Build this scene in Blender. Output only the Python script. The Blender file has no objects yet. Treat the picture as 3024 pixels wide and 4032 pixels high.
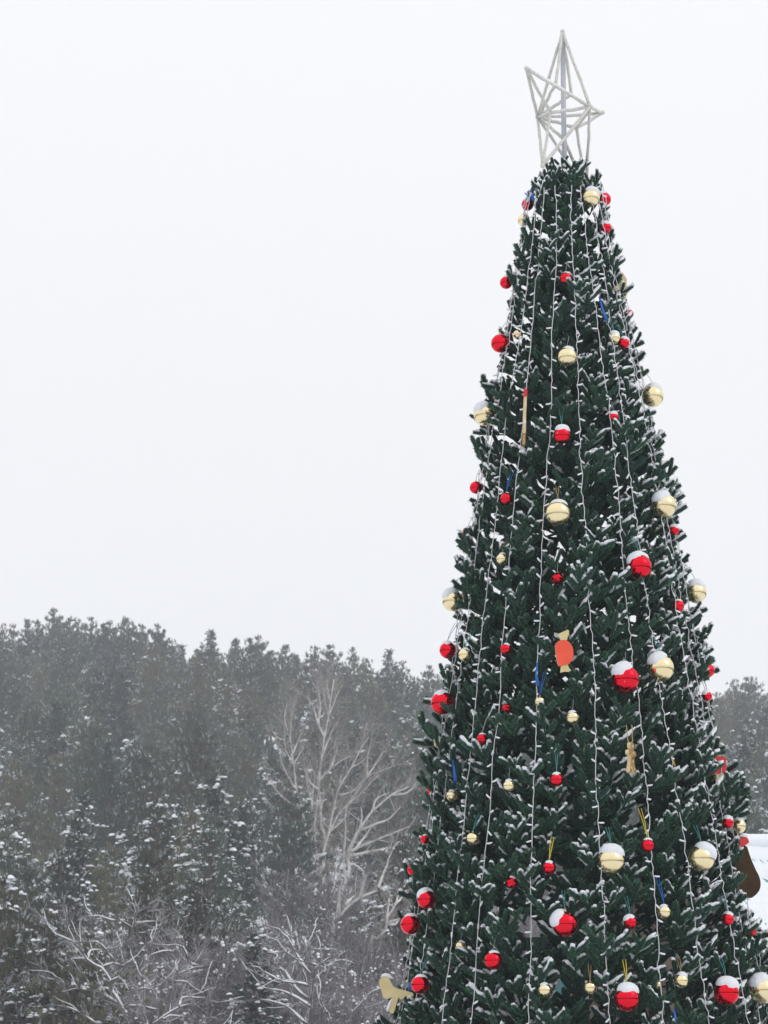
import bpy, math, random
import numpy as np
from mathutils import Vector, Matrix

rnd = random.Random(7)
rng = np.random.default_rng(7)
C = bpy.context.scene.collection
scn = bpy.context.scene

# ------------------------------------------------------------------ camera
F_PX = 12000.0                 # focal length in photograph pixels (3024 x 4032)
PITCH = math.radians(12.0)
EYE = np.array([0.0, 0.0, 1.6])
cam_d = bpy.data.cameras.new('camera')
cam = bpy.data.objects.new('camera', cam_d); C.objects.link(cam)
cam.location = EYE
cam.rotation_euler = (math.radians(90) + PITCH, 0, 0)
cam_d.sensor_fit = 'VERTICAL'; cam_d.sensor_height = 24.0; cam_d.sensor_width = 18.0
cam_d.lens = 24.0 * F_PX / 4032.0
cam_d.clip_start = 0.1; cam_d.clip_end = 5000
cam_d.dof.use_dof = True; cam_d.dof.focus_distance = 26.0; cam_d.dof.aperture_fstop = 6.3
scn.camera = cam

# ------------------------------------------------------------------ sky: even bright snow cloud over a Nishita sky
SUN_EL, SUN_AZ = math.radians(32), math.radians(60)
w = bpy.data.worlds.new('World'); scn.world = w; w.use_nodes = True
nt = w.node_tree; nt.nodes.clear()
out = nt.nodes.new('ShaderNodeOutputWorld')
bg1 = nt.nodes.new('ShaderNodeBackground'); bg2 = nt.nodes.new('ShaderNodeBackground')
mixs = nt.nodes.new('ShaderNodeMixShader'); mixs.inputs[0].default_value = 0.93
sky = nt.nodes.new('ShaderNodeTexSky'); sky.sky_type = 'NISHITA'; sky.sun_disc = False
sky.sun_elevation = SUN_EL; sky.sun_rotation = SUN_AZ
nt.links.new(sky.outputs[0], bg1.inputs[0]); bg1.inputs[1].default_value = 0.1
tc = nt.nodes.new('ShaderNodeTexCoord'); sep = nt.nodes.new('ShaderNodeSeparateXYZ')
nt.links.new(tc.outputs['Generated'], sep.inputs[0])
mr = nt.nodes.new('ShaderNodeMapRange'); mr.inputs[1].default_value = 0.0; mr.inputs[2].default_value = 1.0
mr.inputs[3].default_value = 0.945; mr.inputs[4].default_value = 1.20
nt.links.new(sep.outputs[2], mr.inputs[0])
nz = nt.nodes.new('ShaderNodeTexNoise'); nz.inputs['Scale'].default_value = 1.6; nz.inputs['Detail'].default_value = 3
nt.links.new(tc.outputs['Generated'], nz.inputs[0])
mr2 = nt.nodes.new('ShaderNodeMapRange'); mr2.inputs[1].default_value = .3; mr2.inputs[2].default_value = .7
mr2.inputs[3].default_value = .985; mr2.inputs[4].default_value = 1.015
nt.links.new(nz.outputs[0], mr2.inputs[0])
mu = nt.nodes.new('ShaderNodeMath'); mu.operation = 'MULTIPLY'
nt.links.new(mr.outputs[0], mu.inputs[0]); nt.links.new(mr2.outputs[0], mu.inputs[1])
bg2.inputs[0].default_value = (0.985, 0.985, 1.0, 1)
nt.links.new(mu.outputs[0], bg2.inputs[1])
nt.links.new(bg1.outputs[0], mixs.inputs[1]); nt.links.new(bg2.outputs[0], mixs.inputs[2])
nt.links.new(mixs.outputs[0], out.inputs[0])

sd = bpy.data.lights.new('sun', 'SUN'); sd.energy = 0.6; sd.angle = math.radians(25); sd.color = (1, .98, .95)
sun = bpy.data.objects.new('sun', sd); C.objects.link(sun)
sdir = Vector((math.sin(SUN_AZ) * math.cos(SUN_EL), math.cos(SUN_AZ) * math.cos(SUN_EL), math.sin(SUN_EL)))
sdir = Vector((0.75, -0.35, 0.75)).normalized()
sun.rotation_euler = sdir.to_track_quat('Z', 'Y').to_euler()
sky.sun_elevation = math.asin(sdir.z); sky.sun_rotation = math.atan2(sdir.x, sdir.y)
scn.view_settings.view_transform = 'Standard'; scn.view_settings.look = 'None'
scn.view_settings.exposure = 0.0; scn.view_settings.gamma = 1.0
scn.render.engine = 'CYCLES'
scn.cycles.max_bounces = 5; scn.cycles.diffuse_bounces = 3; scn.cycles.glossy_bounces = 3
scn.cycles.volume_bounces = 1
try: scn.cycles.use_denoising = True
except Exception: pass

# ------------------------------------------------------------------ helpers
def ray(px, py):
    d = np.array([px - 1512.0, F_PX, 2016.0 - py]) / F_PX      # x right, y forward, z up in camera frame
    c, s = math.cos(PITCH), math.sin(PITCH)
    return np.array([d[0], d[1] * c - d[2] * s, d[1] * s + d[2] * c])
def at(px, py, Y):
    d = ray(px, py); return EYE + d * (Y / d[1])
def project(p):
    q = p - EYE; c, s = math.cos(PITCH), math.sin(PITCH)
    y = q[1] * c + q[2] * s; z = -q[1] * s + q[2] * c
    return 1512 + F_PX * q[0] / y, 2016 - F_PX * z / y

def nrm(v):
    v = np.asarray(v, float); n = np.linalg.norm(v, axis=-1, keepdims=True); return v / np.maximum(n, 1e-9)

class Acc:
    def __init__(s): s.V = []; s.F = []; s.M = []; s.n = 0
    def add(s, V, F, m=0):
        V = np.asarray(V, float).reshape(-1, 3); F = np.asarray(F, int).reshape(-1, 3)
        s.V.append(V); s.F.append(F + s.n); s.M.append(np.full(len(F), m, int)); s.n += len(V)
    def arrays(s):
        if not s.V: return np.zeros((0, 3)), np.zeros((0, 3), int), np.zeros(0, int)
        return np.concatenate(s.V), np.concatenate(s.F), np.concatenate(s.M)
    def mesh(s, name, mats, smooth=False):
        V, F, M = s.arrays(); return mk_mesh(name, V, F, M, mats, smooth)

def mk_mesh(name, V, F, M, mats, smooth=False):
    me = bpy.data.meshes.new(name)
    me.vertices.add(len(V)); me.vertices.foreach_set('co', np.asarray(V, np.float32).ravel())
    me.loops.add(len(F) * 3); me.loops.foreach_set('vertex_index', np.asarray(F, np.int32).ravel())
    me.polygons.add(len(F)); me.polygons.foreach_set('loop_start', np.arange(0, len(F) * 3, 3, dtype=np.int32))
    for m in (mats if isinstance(mats, (list, tuple)) else [mats]): me.materials.append(m)
    if M is not None and len(F): me.polygons.foreach_set('material_index', np.asarray(M, np.int32))
    if len(F): me.polygons.foreach_set('use_smooth', np.full(len(F), bool(smooth)))
    me.update(calc_edges=True); me.validate()
    return me

def ob(name, me, parent=None):
    o = bpy.data.objects.new(name, me); C.objects.link(o)
    if parent is not None: o.parent = parent
    return o
def tag(o, label=None, cat=None, group=None, kind=None):
    if label: o['label'] = label
    if cat: o['category'] = cat
    if group: o['group'] = group
    if kind: o['kind'] = kind
    return o
def thing(name, label, cat, loc=(0, 0, 0), rz=0.0, group=None):
    o = bpy.data.objects.new(name, None); C.objects.link(o); o.empty_display_size = .1
    o.location = tuple(float(v) for v in loc); o.rotation_euler = (0, 0, rz)
    return tag(o, label, cat, group)

def tube(P, R, k=6, caps=True, twist=0.0, flat=1.0):
    P = np.asarray(P, float); n = len(P)
    R = np.broadcast_to(np.asarray(R, float), (n,))
    T = np.zeros_like(P); T[1:-1] = P[2:] - P[:-2]; T[0] = P[1] - P[0]; T[-1] = P[-1] - P[-2]; T = nrm(T)
    ref = np.array([0, 0, 1.0]) if abs(T[:, 2]).mean() < .8 else np.array([0, 1.0, 0])
    A = nrm(np.cross(T, ref)); B = np.cross(A, T)
    a = np.linspace(0, 2 * math.pi, k, endpoint=False) + twist
    V = P[:, None, :] + (np.cos(a)[None, :, None] * A[:, None, :] + np.sin(a)[None, :, None] * B[:, None, :] * flat) * R[:, None, None]
    V = V.reshape(-1, 3)
    i = np.arange(n - 1)[:, None] * k; j = np.arange(k)[None, :]; j2 = (j + 1) % k
    q0 = (i + j).ravel(); q1 = (i + j2).ravel(); q2 = q0 + k; q3 = q1 + k
    F = np.concatenate([np.stack([q0, q1, q3], 1), np.stack([q0, q3, q2], 1)])
    if caps:
        V = np.concatenate([V, P[:1], P[-1:]]); c0 = n * k; c1 = c0 + 1
        jj = np.arange(k); j2 = (jj + 1) % k
        F = np.concatenate([F, np.stack([np.full(k, c0), j2, jj], 1), np.stack([np.full(k, c1), (n - 1) * k + jj, (n - 1) * k + j2], 1)])
    return V, F

def box(cx, cy, cz, sx, sy, sz):
    x, y, z = sx / 2, sy / 2, sz / 2
    V = np.array([[a * x + cx, b * y + cy, c * z + cz] for a in (-1, 1) for b in (-1, 1) for c in (-1, 1)])
    F = [[0, 1, 3], [0, 3, 2], [4, 6, 7], [4, 7, 5], [0, 4, 5], [0, 5, 1], [2, 3, 7], [2, 7, 6], [0, 2, 6], [0, 6, 4], [1, 5, 7], [1, 7, 3]]
    return V, np.array(F)

def sphere(nu=24, nv=14, r=1.0):
    V = [[0, 0, r]]
    for i in range(1, nv):
        t = math.pi * i / nv
        for j in range(nu):
            a = 2 * math.pi * j / nu; V.append([r * math.sin(t) * math.cos(a), r * math.sin(t) * math.sin(a), r * math.cos(t)])
    V.append([0, 0, -r]); F = []
    for j in range(nu): F.append([0, 1 + j, 1 + (j + 1) % nu])
    for i in range(nv - 2):
        for j in range(nu):
            a = 1 + i * nu + j; b = 1 + i * nu + (j + 1) % nu; c = a + nu; d = b + nu; F += [[a, c, d], [a, d, b]]
    L = len(V) - 1; s = 1 + (nv - 2) * nu
    for j in range(nu): F.append([L, s + (j + 1) % nu, s + j])
    return np.array(V), np.array(F)

def prism(pts, th, bend=None):
    """flat cut-out: outline pts (x,z) extruded +-th/2 along y; triangulated by mathutils"""
    from mathutils.geometry import tessellate_polygon
    n = len(pts)
    tr = tessellate_polygon([[Vector((p[0], p[1], 0)) for p in pts]])
    V = [[p[0], -th / 2, p[1]] for p in pts] + [[p[0], th / 2, p[1]] for p in pts]
    F = [[t[0], t[1], t[2]] for t in tr] + [[t[2] + n, t[1] + n, t[0] + n] for t in tr]
    Ff = [[i, (i + 1) % n, (i + 1) % n + n] for i in range(n)] + [[i, (i + 1) % n + n, i + n] for i in range(n)]
    return np.array(V), np.array(F), np.array(Ff)

# ------------------------------------------------------------------ materials
def mat(name, col, rough=.6, metal=0.0, col2=None, scale=20.0, objrand=0.0, bump=0.0, bscale=60.0, spec=None, detail=3, coord='Object', rand_cols=None):
    m = bpy.data.materials.new(name); m.use_nodes = True; t = m.node_tree; b = t.nodes['Principled BSDF']
    b.inputs['Roughness'].default_value = rough; b.inputs['Metallic'].default_value = metal
    if spec is not None: b.inputs['Specular IOR Level'].default_value = spec
    b.inputs['Base Color'].default_value = (*col, 1)
    src = None
    tcn = t.nodes.new('ShaderNodeTexCoord')
    if col2 is not None:
        n = t.nodes.new('ShaderNodeTexNoise'); n.inputs['Scale'].default_value = scale; n.inputs['Detail'].default_value = detail
        t.links.new(tcn.outputs[coord], n.inputs[0])
        r = t.nodes.new('ShaderNodeMapRange'); r.inputs[1].default_value = .35; r.inputs[2].default_value = .65
        t.links.new(n.outputs[0], r.inputs[0])
        mx = t.nodes.new('ShaderNodeMix'); mx.data_type = 'RGBA'; t.links.new(r.outputs[0], mx.inputs[0])
        mx.inputs[6].default_value = (*col, 1); mx.inputs[7].default_value = (*col2, 1)
        src = mx.outputs[2]
    if rand_cols is not None:
        oi = t.nodes.new('ShaderNodeObjectInfo'); cr = t.nodes.new('ShaderNodeValToRGB')
        e = cr.color_ramp.elements
        while len(e) < len(rand_cols): e.new(0.5)
        for i, cc in enumerate(rand_cols): e[i].position = i / (len(rand_cols) - 1); e[i].color = (*cc, 1)
        t.links.new(oi.outputs['Random'], cr.inputs[0])
        if src is None: src = cr.outputs[0]
        else:
            m2 = t.nodes.new('ShaderNodeMix'); m2.data_type = 'RGBA'; m2.inputs[0].default_value = .6
            t.links.new(src, m2.inputs[6]); t.links.new(cr.outputs[0], m2.inputs[7]); src = m2.outputs[2]
    if objrand > 0:
        oi = t.nodes.new('ShaderNodeObjectInfo'); r = t.nodes.new('ShaderNodeMapRange')
        r.inputs[3].default_value = 1 - objrand; r.inputs[4].default_value = 1 + objrand
        t.links.new(oi.outputs['Random'], r.inputs[0])
        hs = t.nodes.new('ShaderNodeHueSaturation'); t.links.new(r.outputs[0], hs.inputs['Value'])
        if src is not None: t.links.new(src, hs.inputs['Color'])
        else: hs.inputs['Color'].default_value = (*col, 1)
        src = hs.outputs[0]
    if src is not None: t.links.new(src, b.inputs['Base Color'])
    if bump > 0:
        n = t.nodes.new('ShaderNodeTexNoise'); n.inputs['Scale'].default_value = bscale; n.inputs['Detail'].default_value = 4
        t.links.new(tcn.outputs[coord], n.inputs[0])
        bp = t.nodes.new('ShaderNodeBump'); bp.inputs['Strength'].default_value = bump; bp.inputs['Distance'].default_value = .02
        t.links.new(n.outputs[0], bp.inputs['Height']); t.links.new(bp.outputs[0], b.inputs['Normal'])
    return m

M_needle = mat('needles', (.046, .165, .090), .5, col2=(.105, .26, .125), scale=9, objrand=.22)
M_core = mat('twig_core', (.008, .030, .022), .8)  # darker than the needles: shade between sprigs is put into this colour
M_dust = mat('snow_dusted_needles', (.55, .60, .62), .8)
M_snow = mat('snow', (.84, .86, .90), .75, bump=.35, bscale=55)
M_snow_far = mat('far_snow', (.80, .82, .86), .8)
M_pole_g = mat('green_frame', (.010, .045, .030), .6)
M_wire = mat('white_wire', (.66, .66, .68), .5)
M_bulb = mat('white_bulb', (.80, .80, .84), .35)
M_red = mat('red_gloss', (.80, .012, .03), .10, metal=1.0)
M_gold = mat('gold_gloss', (.92, .78, .46), .19, metal=1.0)
M_capm = mat('cap_metal', (.6, .55, .42), .35, metal=1.0)
M_rod = mat('wrapped_rod', (.74, .73, .68), .6, col2=(.60, .58, .52), scale=40, bump=.4, bscale=120)
M_pole = mat('grey_pole', (.50, .51, .56), .45, metal=.3)
M_ply = mat('plywood', (.62, .50, .24), .6, col2=(.70, .58, .30), scale=8)
M_plye = mat('plywood_edge', (.70, .60, .36), .65, col2=(.60, .46, .24), scale=12)
M_orange = mat('orange_paint', (.80, .07, .025), .45, col2=(.86, .10, .04), scale=7)
M_redp = mat('red_paint', (.62, .015, .02), .45)
M_brown = mat('brown_back', (.040, .022, .008), .8, col2=(.060, .034, .013), spec=.2, scale=9)
M_ginger = mat('ginger_wood', (.46, .30, .10), .6, col2=(.30, .18, .06), scale=30)
CORD = {'yellow': mat('yellow_cord', (.75, .55, .04), .6), 'teal': mat('teal_cord', (.08, .32, .32), .6), 'blue': mat('blue_cord', (.01, .12, .50), .5),
        'tan': mat('tan_cord', (.45, .30, .12), .7), 'grey': mat('grey_cord', (.30, .34, .34), .7), 'white': mat('white_cord', (.65, .65, .62), .7)}
M_bark = mat('bark', (.10, .075, .06), .9, col2=(.16, .12, .10), scale=3)
M_pine = mat('pine_needles', (.095, .105, .055), .8, col2=(.060, .080, .055), scale=.9, rand_cols=[(.150, .150, .058), (.022, .042, .046), (.155, .135, .062), (.055, .085, .060), (.014, .030, .038)], objrand=.55)
M_spruce = mat('spruce_needles', (.030, .048, .042), .8, col2=(.045, .066, .048), scale=.9, objrand=.25)
M_frost = mat('frosted_needles', (.36, .40, .41), .9)
M_birch = mat('birch_bark', (.78, .76, .74), .8, col2=(.55, .52, .50), scale=2.2)
M_twig = mat('birch_twigs', (.27, .24, .23), .9, col2=(.36, .33, .31), scale=.5)
M_dark = mat('dark_bark', (.075, .06, .055), .9, col2=(.12, .10, .09), scale=2)
M_shrub = mat('shrub_twigs', (.125, .105, .110), .9, col2=(.23, .205, .215), scale=.6, objrand=.25)

# ------------------------------------------------------------------ terrain
HY = [-1300, 60, 100, 130, 160, 200, 250, 300, 350, 400, 425, 520, 1300]
HZ = [0, 0, 3.2, 6.8, 10.4, 15.5, 24, 34, 45, 56.5, 57.5, 52, 40]
def hgt(x, y):
    z = np.interp(y, HY, HZ)
    a = np.where(np.asarray(y) > 50, 1512 + F_PX * np.asarray(x) / np.maximum(y, 50) * .98, 1512)
    f = np.interp(a, [-1500, 0, 1700, 3024, 6000], [1.10, 1.07, .94, .905, .88])
    k = np.clip((np.asarray(y) - 120) / 200, 0, 1)
    b = .5 * np.sin(np.asarray(x) * .11 + y * .05) + .4 * np.sin(np.asarray(x) * .23 - y * .09)
    return z * (1 + (f - 1) * k) + b * np.clip((np.asarray(y) - 90) / 60, 0, 1)
xs = np.unique(np.concatenate([np.linspace(-1200, -120, 25), np.linspace(-120, 120, 81), np.linspace(120, 1200, 25)]))
ys = np.unique(np.concatenate([np.linspace(-1200, 60, 25), np.linspace(60, 460, 101), np.linspace(460, 1200, 20)]))
X, Y = np.meshgrid(xs, ys); Z = hgt(X, Y)
nx, ny = len(xs), len(ys)
V = np.stack([X, Y, Z], -1).reshape(-1, 3)
i = (np.arange(ny - 1)[:, None] * nx + np.arange(nx - 1)[None, :]).ravel()
F = np.concatenate([np.stack([i, i + 1, i + nx + 1], 1), np.stack([i, i + nx + 1, i + nx], 1)])
M_ground = mat('snowy_ground', (.80, .82, .86), .8, col2=(.74, .76, .80), scale=.05)
g = ob('ground', mk_mesh('ground', V, F, None, M_ground, True)); tag(g, kind='structure', label='snow covered ground rising into the wooded hill')

# ------------------------------------------------------------------ far treeline behind the viewer (seen mirrored in the balls)
acc = Acc(); r2 = np.random.default_rng(3)
for k in range(520):
    a = r2.uniform(math.radians(112), math.radians(428)); d = r2.uniform(105, 150); hh = r2.uniform(11, 20)
    cx, cy = d * math.cos(a), d * math.sin(a)
    P = np.array([[cx, cy, 0], [cx, cy, hh * .25], [cx, cy, hh * .6], [cx, cy, hh]])
    V, F = tube(P, [hh * .16, hh * .24, hh * .15, .05], 6); V[:, :2] += r2.normal(0, .35, (len(V), 2)); acc.add(V, F)
o = ob('far_woods', acc.mesh('far_woods', M_spruce)); tag(o, 'dark band of far woods round the snowy field', kind='stuff')

# ------------------------------------------------------------------ house with a snowy roof at the right
def house():
    base = at(3000, 3330, 66.0)
    al, be = math.radians(38), math.radians(44)
    rd = np.array([math.cos(al), math.sin(al), 0]); hn = np.array([math.sin(al), -math.cos(al), 0])
    sd_ = hn * math.cos(be) + np.array([0, 0, -math.sin(be)]); up = np.cross(rd, sd_); up = up if up[2] > 0 else -up
    R0 = base - rd * 3.2
    L, S = 11.0, 5.2
    hz = R0[2] - S * math.sin(be)
    gx, gy = R0[0], R0[1]; gz = float(hgt(gx, gy))
    t = thing('house', 'low house with snow covered teal metal roof behind the right edge of the decorated tree', 'house', (gx, gy, gz))
    O = np.array([gx, gy, gz])
    def pt(u, v, n=0.0, back=False):
        s = sd_ if not back else np.array([-sd_[0], -sd_[1], sd_[2]]); nn = up if not back else np.array([-up[0], -up[1], up[2]])
        return R0 + rd * u + s * v + nn * n - O
    M_teal = mat('teal_metal', (.10, .30, .32), .45, col2=(.14, .36, .38), scale=3)
    M_wall = mat('house_wall', (.11, .075, .055), .8, col2=(.07, .048, .035), scale=3, objrand=.25)
    M_rsnow = mat('roof_snow', (.82, .85, .89), .75, bump=.5, bscale=3.5)
    for back in (False, True):
        # tiled metal sheet: corrugation down the slope, small steps along it
        a = Acc(); NU, NV = 150, 45
        u = np.linspace(0, L, NU); v = np.linspace(0, S, NV)
        U, W = np.meshgrid(u, v)
        n = .03 * np.sin(U * 2 * math.pi / .22) + .03 * ((W / .35) % 1.0)
        s = sd_ if not back else np.array([-sd_[0], -sd_[1], sd_[2]]); nn = up if not back else np.array([-up[0], -up[1], up[2]])
        P = R0 - O + U[..., None] * rd + W[..., None] * s + n[..., None] * nn
        i = (np.arange(NV - 1)[:, None] * NU + np.arange(NU - 1)[None, :]).ravel()
        F = np.concatenate([np.stack([i, i + 1, i + NU + 1], 1), np.stack([i, i + NU + 1, i + NU], 1)])
        a.add(P.reshape(-1, 3), F); ob('roof_sheet', a.mesh('roof_sheet', M_teal, True), t)
        # snow blanket: thin, dips under the sheet's ridges here and there so teal shows
        rr = np.random.default_rng(5 + back)
        ns = .016 + .008 * np.sin(U * 3.1 + W * 2) + .012 * np.sin(W * 7.3 - U * 1.7) + .006 * rr.normal(size=U.shape)
        ns = ns + .032 * np.sin(U * 2 * math.pi / .22) + .030 * ((W / .35) % 1.0)
        ns = np.where(W < .55, .10 + .02 * np.sin(U * 2), ns)
        band = (W > .58) & (W < .66); ns = np.where(band, .012 + .035 * np.sin(U * 2 * math.pi / .22 + 1.2), ns)
        P = R0 - O + U[..., None] * rd + W[..., None] * s + ns[..., None] * nn
        a = Acc(); a.add(P.reshape(-1, 3), F); ob('roof_snow', a.mesh('roof_snow', M_rsnow, True), t)
    # ridge drift
    ru = np.linspace(-.1, L + .1, 40); P = np.array([pt(q, 0, .09 + .05 * math.sin(q * 1.9) + (.10 * q / L)) for q in ru])
    a = Acc(); a.add(*tube(P, .17, 8)); ob('ridge_snow', a.mesh('ridge_snow', M_rsnow, True), t)
    # walls
    wdt = S * math.cos(be) - .35; c = R0 - O
    a = Acc()
    cs = [c + rd * .3 + hn * wdt, c + rd * (L - .3) + hn * wdt, c + rd * (L - .3) - hn * wdt, c + rd * .3 - hn * wdt]
    zt = hz - gz + .15
    Vt = [[p[0], p[1], -1.0] for p in cs] + [[p[0], p[1], zt] for p in cs]
    Fc = []
    for q in range(4): q2 = (q + 1) % 4; Fc += [[q, q2, q2 + 4], [q, q2 + 4, q + 4]]
    Vt += [list(c + rd * .3 - np.array([0, 0, .08])), list(c + rd * (L - .3) - np.array([0, 0, .08]))]
    Fc += [[4, 7, 8], [5, 9, 6]]
    a.add(Vt, Fc); ob('wall', a.mesh('wall', M_wall), t)
    pl = 0
    for side, o0 in ((-1, c + rd * .27), (1, c + rd * (L - .27))):
        q = -wdt + .10
        while q < wdt - .05:
            top_ = c[2] - .16 - abs(q) * math.tan(be) - .02; h_ = top_ + 1.0
            V, F = box(0, 0, h_ / 2 - 1.0, .05, .19, h_); Rm = np.array([rd, hn, [0, 0, 1]]).T
            a = Acc(); a.add(V @ Rm.T + np.array([o0[0] + hn[0] * q, o0[1] + hn[1] * q, 0]) + rd * side * .02 * (pl % 3) / 3, F); ob('plank', a.mesh('plank', M_wall), t); q += .205; pl += 1
    k_ = 0
    while -.6 + k_ * .2 < zt - .15:
        V, F = box(0, 0, 0, L - .62, .05, .185); Rm = np.array([rd, hn, [0, 0, 1]]).T; cc = c + rd * (L / 2) + hn * (wdt + .015 + .006 * (k_ % 2)); cc[2] = -.6 + k_ * .2
        a = Acc(); a.add(V @ Rm.T + cc, F); ob('plank', a.mesh('plank', M_wall), t); k_ += 1
    M_glass = mat('dark_glass', (.03, .04, .05), .1); M_frame = mat('white_frame', (.75, .75, .75), .5)
    for q in (2.2, 5.2, 8.2):
        cc = c + rd * q + hn * (wdt + .07); cc[2] = zt - 1.3
        a = Acc(); V, F = box(0, 0, 0, 1.2, .06, 1.2)
        Rm = np.array([rd, hn, [0, 0, 1]]).T
        a.add(V @ Rm.T + cc, F); fr = ob('window', a.mesh('window', M_frame), t)
        a = Acc(); V, F = box(0, .02, 0, .98, .06, .98); a.add(V @ Rm.T + cc, F); ob('pane', a.mesh('pane', M_glass), fr)
house()

# ------------------------------------------------------------------ forest
def dome(c, rx, rz, r_):
    a = r_.uniform(0, 6.28) + np.linspace(0, 2 * math.pi, 6, endpoint=False)
    V = [[c[0], c[1], c[2] + rz]]
    for k in a: q = r_.uniform(.75, 1.2); V.append([c[0] + rx * .6 * q * math.cos(k), c[1] + rx * .6 * q * math.sin(k), c[2] + rz * .75])
    for k in a: q = r_.uniform(.75, 1.2); V.append([c[0] + rx * q * math.cos(k), c[1] + rx * q * math.sin(k), c[2] - rz * r_.uniform(.1, .9)])
    F = []
    for j in range(6):
        j2 = (j + 1) % 6; F += [[0, 1 + j, 1 + j2], [1 + j, 7 + j, 7 + j2], [1 + j, 7 + j2, 1 + j2]]
    return np.array(V), np.array(F)

def conifer(kind, seed, snow, dens=1.0):
    """returns meshes trunk, crown, snow of a tree 10 m tall"""
    r_ = np.random.default_rng(seed); H = 10.0
    tr = Acc(); cr = Acc(); sn = Acc()
    lean = r_.normal(0, .15, 2)
    zz = np.linspace(-1.0, H, 9)
    ax = lambda z: np.array([lean[0] * (z / H) ** 2 + .12 * math.sin(z * .7 + seed), lean[1] * (z / H) ** 2, z])
    tr.add(*tube(np.array([ax(z) for z in zz]), np.interp(zz, [-1, 10], [.17, .03]), 6))
    z0 = {'spruce': .6, 'pine': 2.6, 'broad': 1.8}[kind]
    rmax = {'spruce': 1.35, 'pine': 2.05, 'broad': 2.3}[kind]
    nl = int({'spruce': 32, 'pine': 13, 'broad': 16}[kind] * dens)
    lob = r_.uniform(0, 6.28, 3)
    cen = []; dirs = []; lens = []; fs = []
    for li in range(nl):
        t = (li + r_.uniform(-.3, .3)) / nl; t = min(max(t, 0), .99); z = z0 + (H - z0) * t
        if kind == 'spruce': rr = rmax * (1 - t) ** .85 + .08
        elif kind == 'pine': rr = rmax * 1.12 * (1 - t) ** .72 * min(1, .55 + t * 3) + .04
        else: rr = rmax * (.55 + .45 * math.sin(math.pi * (t * .8 + .25))) * (1 - t ** 2.2) + .12
        nb = int(r_.integers(5, 8))
        a0 = r_.uniform(0, 6.28)
        for b in range(nb):
            a = a0 + b * 6.283 / nb + r_.uniform(-.35, .35)
            L = rr * r_.uniform(.50, 1.28) * (1 + .16 * math.sin(a * 2 + lob[0] + z * .8))
            el = {'spruce': r_.uniform(-.35, .05) + .7 * t, 'pine': r_.uniform(.05, .55) + .3 * t, 'broad': r_.uniform(0, .5) + .4 * t}[kind]
            d = np.array([math.cos(a) * math.cos(el), math.sin(a) * math.cos(el), math.sin(el)])
            p0 = ax(z); q = p0 + d * L + np.array([0, 0, .12 * L if kind != 'spruce' else .05])
            cr.add(*tube(np.array([p0, (p0 + q) / 2 - [0, 0, .05], q]), [.035, .02, .01], 3, caps=False), 1)
            nt_ = max(2, int(L * 4.6))
            for s in range(nt_):
                f = (s + .8) / nt_; f = min(1, .22 + f * .8)
                c = p0 + (q - p0) * f + r_.normal(0, .10 + .05 * L * f, 3) * [1, 1, .6]
                m = (11 if kind != 'spruce' else 8) if t < .85 else 5
                upw = {'spruce': .15, 'pine': 1.5, 'broad': 1.3}[kind]
                dd = nrm(d * .8 + [0, 0, upw] + r_.normal(0, .45, (m, 3)))
                fs.append(np.full(m, f * (.4 + .6 * min(1, b % 2 + .5)))); cen.append(np.repeat(c[None], m, 0) + r_.normal(0, .07, (m, 3))); dirs.append(dd); lens.append(r_.uniform(.20, .44, m) * (1 - .3 * t))
                if snow > 0 and f > .45 and r_.random() < snow * (.55 if t < .8 else .3) * (1.6 if (li * 7 + b * 3) % 5 < 2 else .35):
                    along = nrm(np.array([d[0], d[1], -.25])); big_ = r_.uniform(.6, 1.5)
                    for _ in range(int(r_.integers(3, 8))):
                        w_ = r_.uniform(.035, .10) * big_; V, F = dome(c + [0, 0, .08] + along * r_.uniform(-.22, .26) * big_ + r_.normal(0, .05, 3) * big_, w_, w_ * r_.uniform(.5, .9), r_); V = c + (V - c) @ (np.eye(3) + .5 * np.outer(along, along)); sn.add(V, F)
    cen = np.concatenate(cen); dirs = np.concatenate(dirs); lens = np.concatenate(lens)
    side = nrm(np.cross(dirs, r_.normal(size=dirs.shape))) * r_.uniform(.034, .068, len(dirs))[:, None]
    V = np.stack([cen - side, cen + side, cen + dirs * lens[:, None]], 1).reshape(-1, 3)
    fr = r_.random(len(V) // 3) < (.20 + .30 * snow) * np.clip(dirs[:, 2] + .3, .0, 1.2) * np.clip((np.concatenate(fs) - .55) * 2.6, 0, 1)  # snow dusting on outer upward blades, also painting light bough edges for relief
    cr.add(V, np.arange(len(V)).reshape(-1, 3), 0); cr.M[-1] = np.where(fr, 2, 0)
    mm = M_spruce if kind == 'spruce' else M_pine
    return (tr.mesh('trunk', M_bark, True), cr.mesh('crown', [mm, M_bark, M_frost]), sn.mesh('snow', M_snow_far, True) if sn.V else None)

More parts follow.
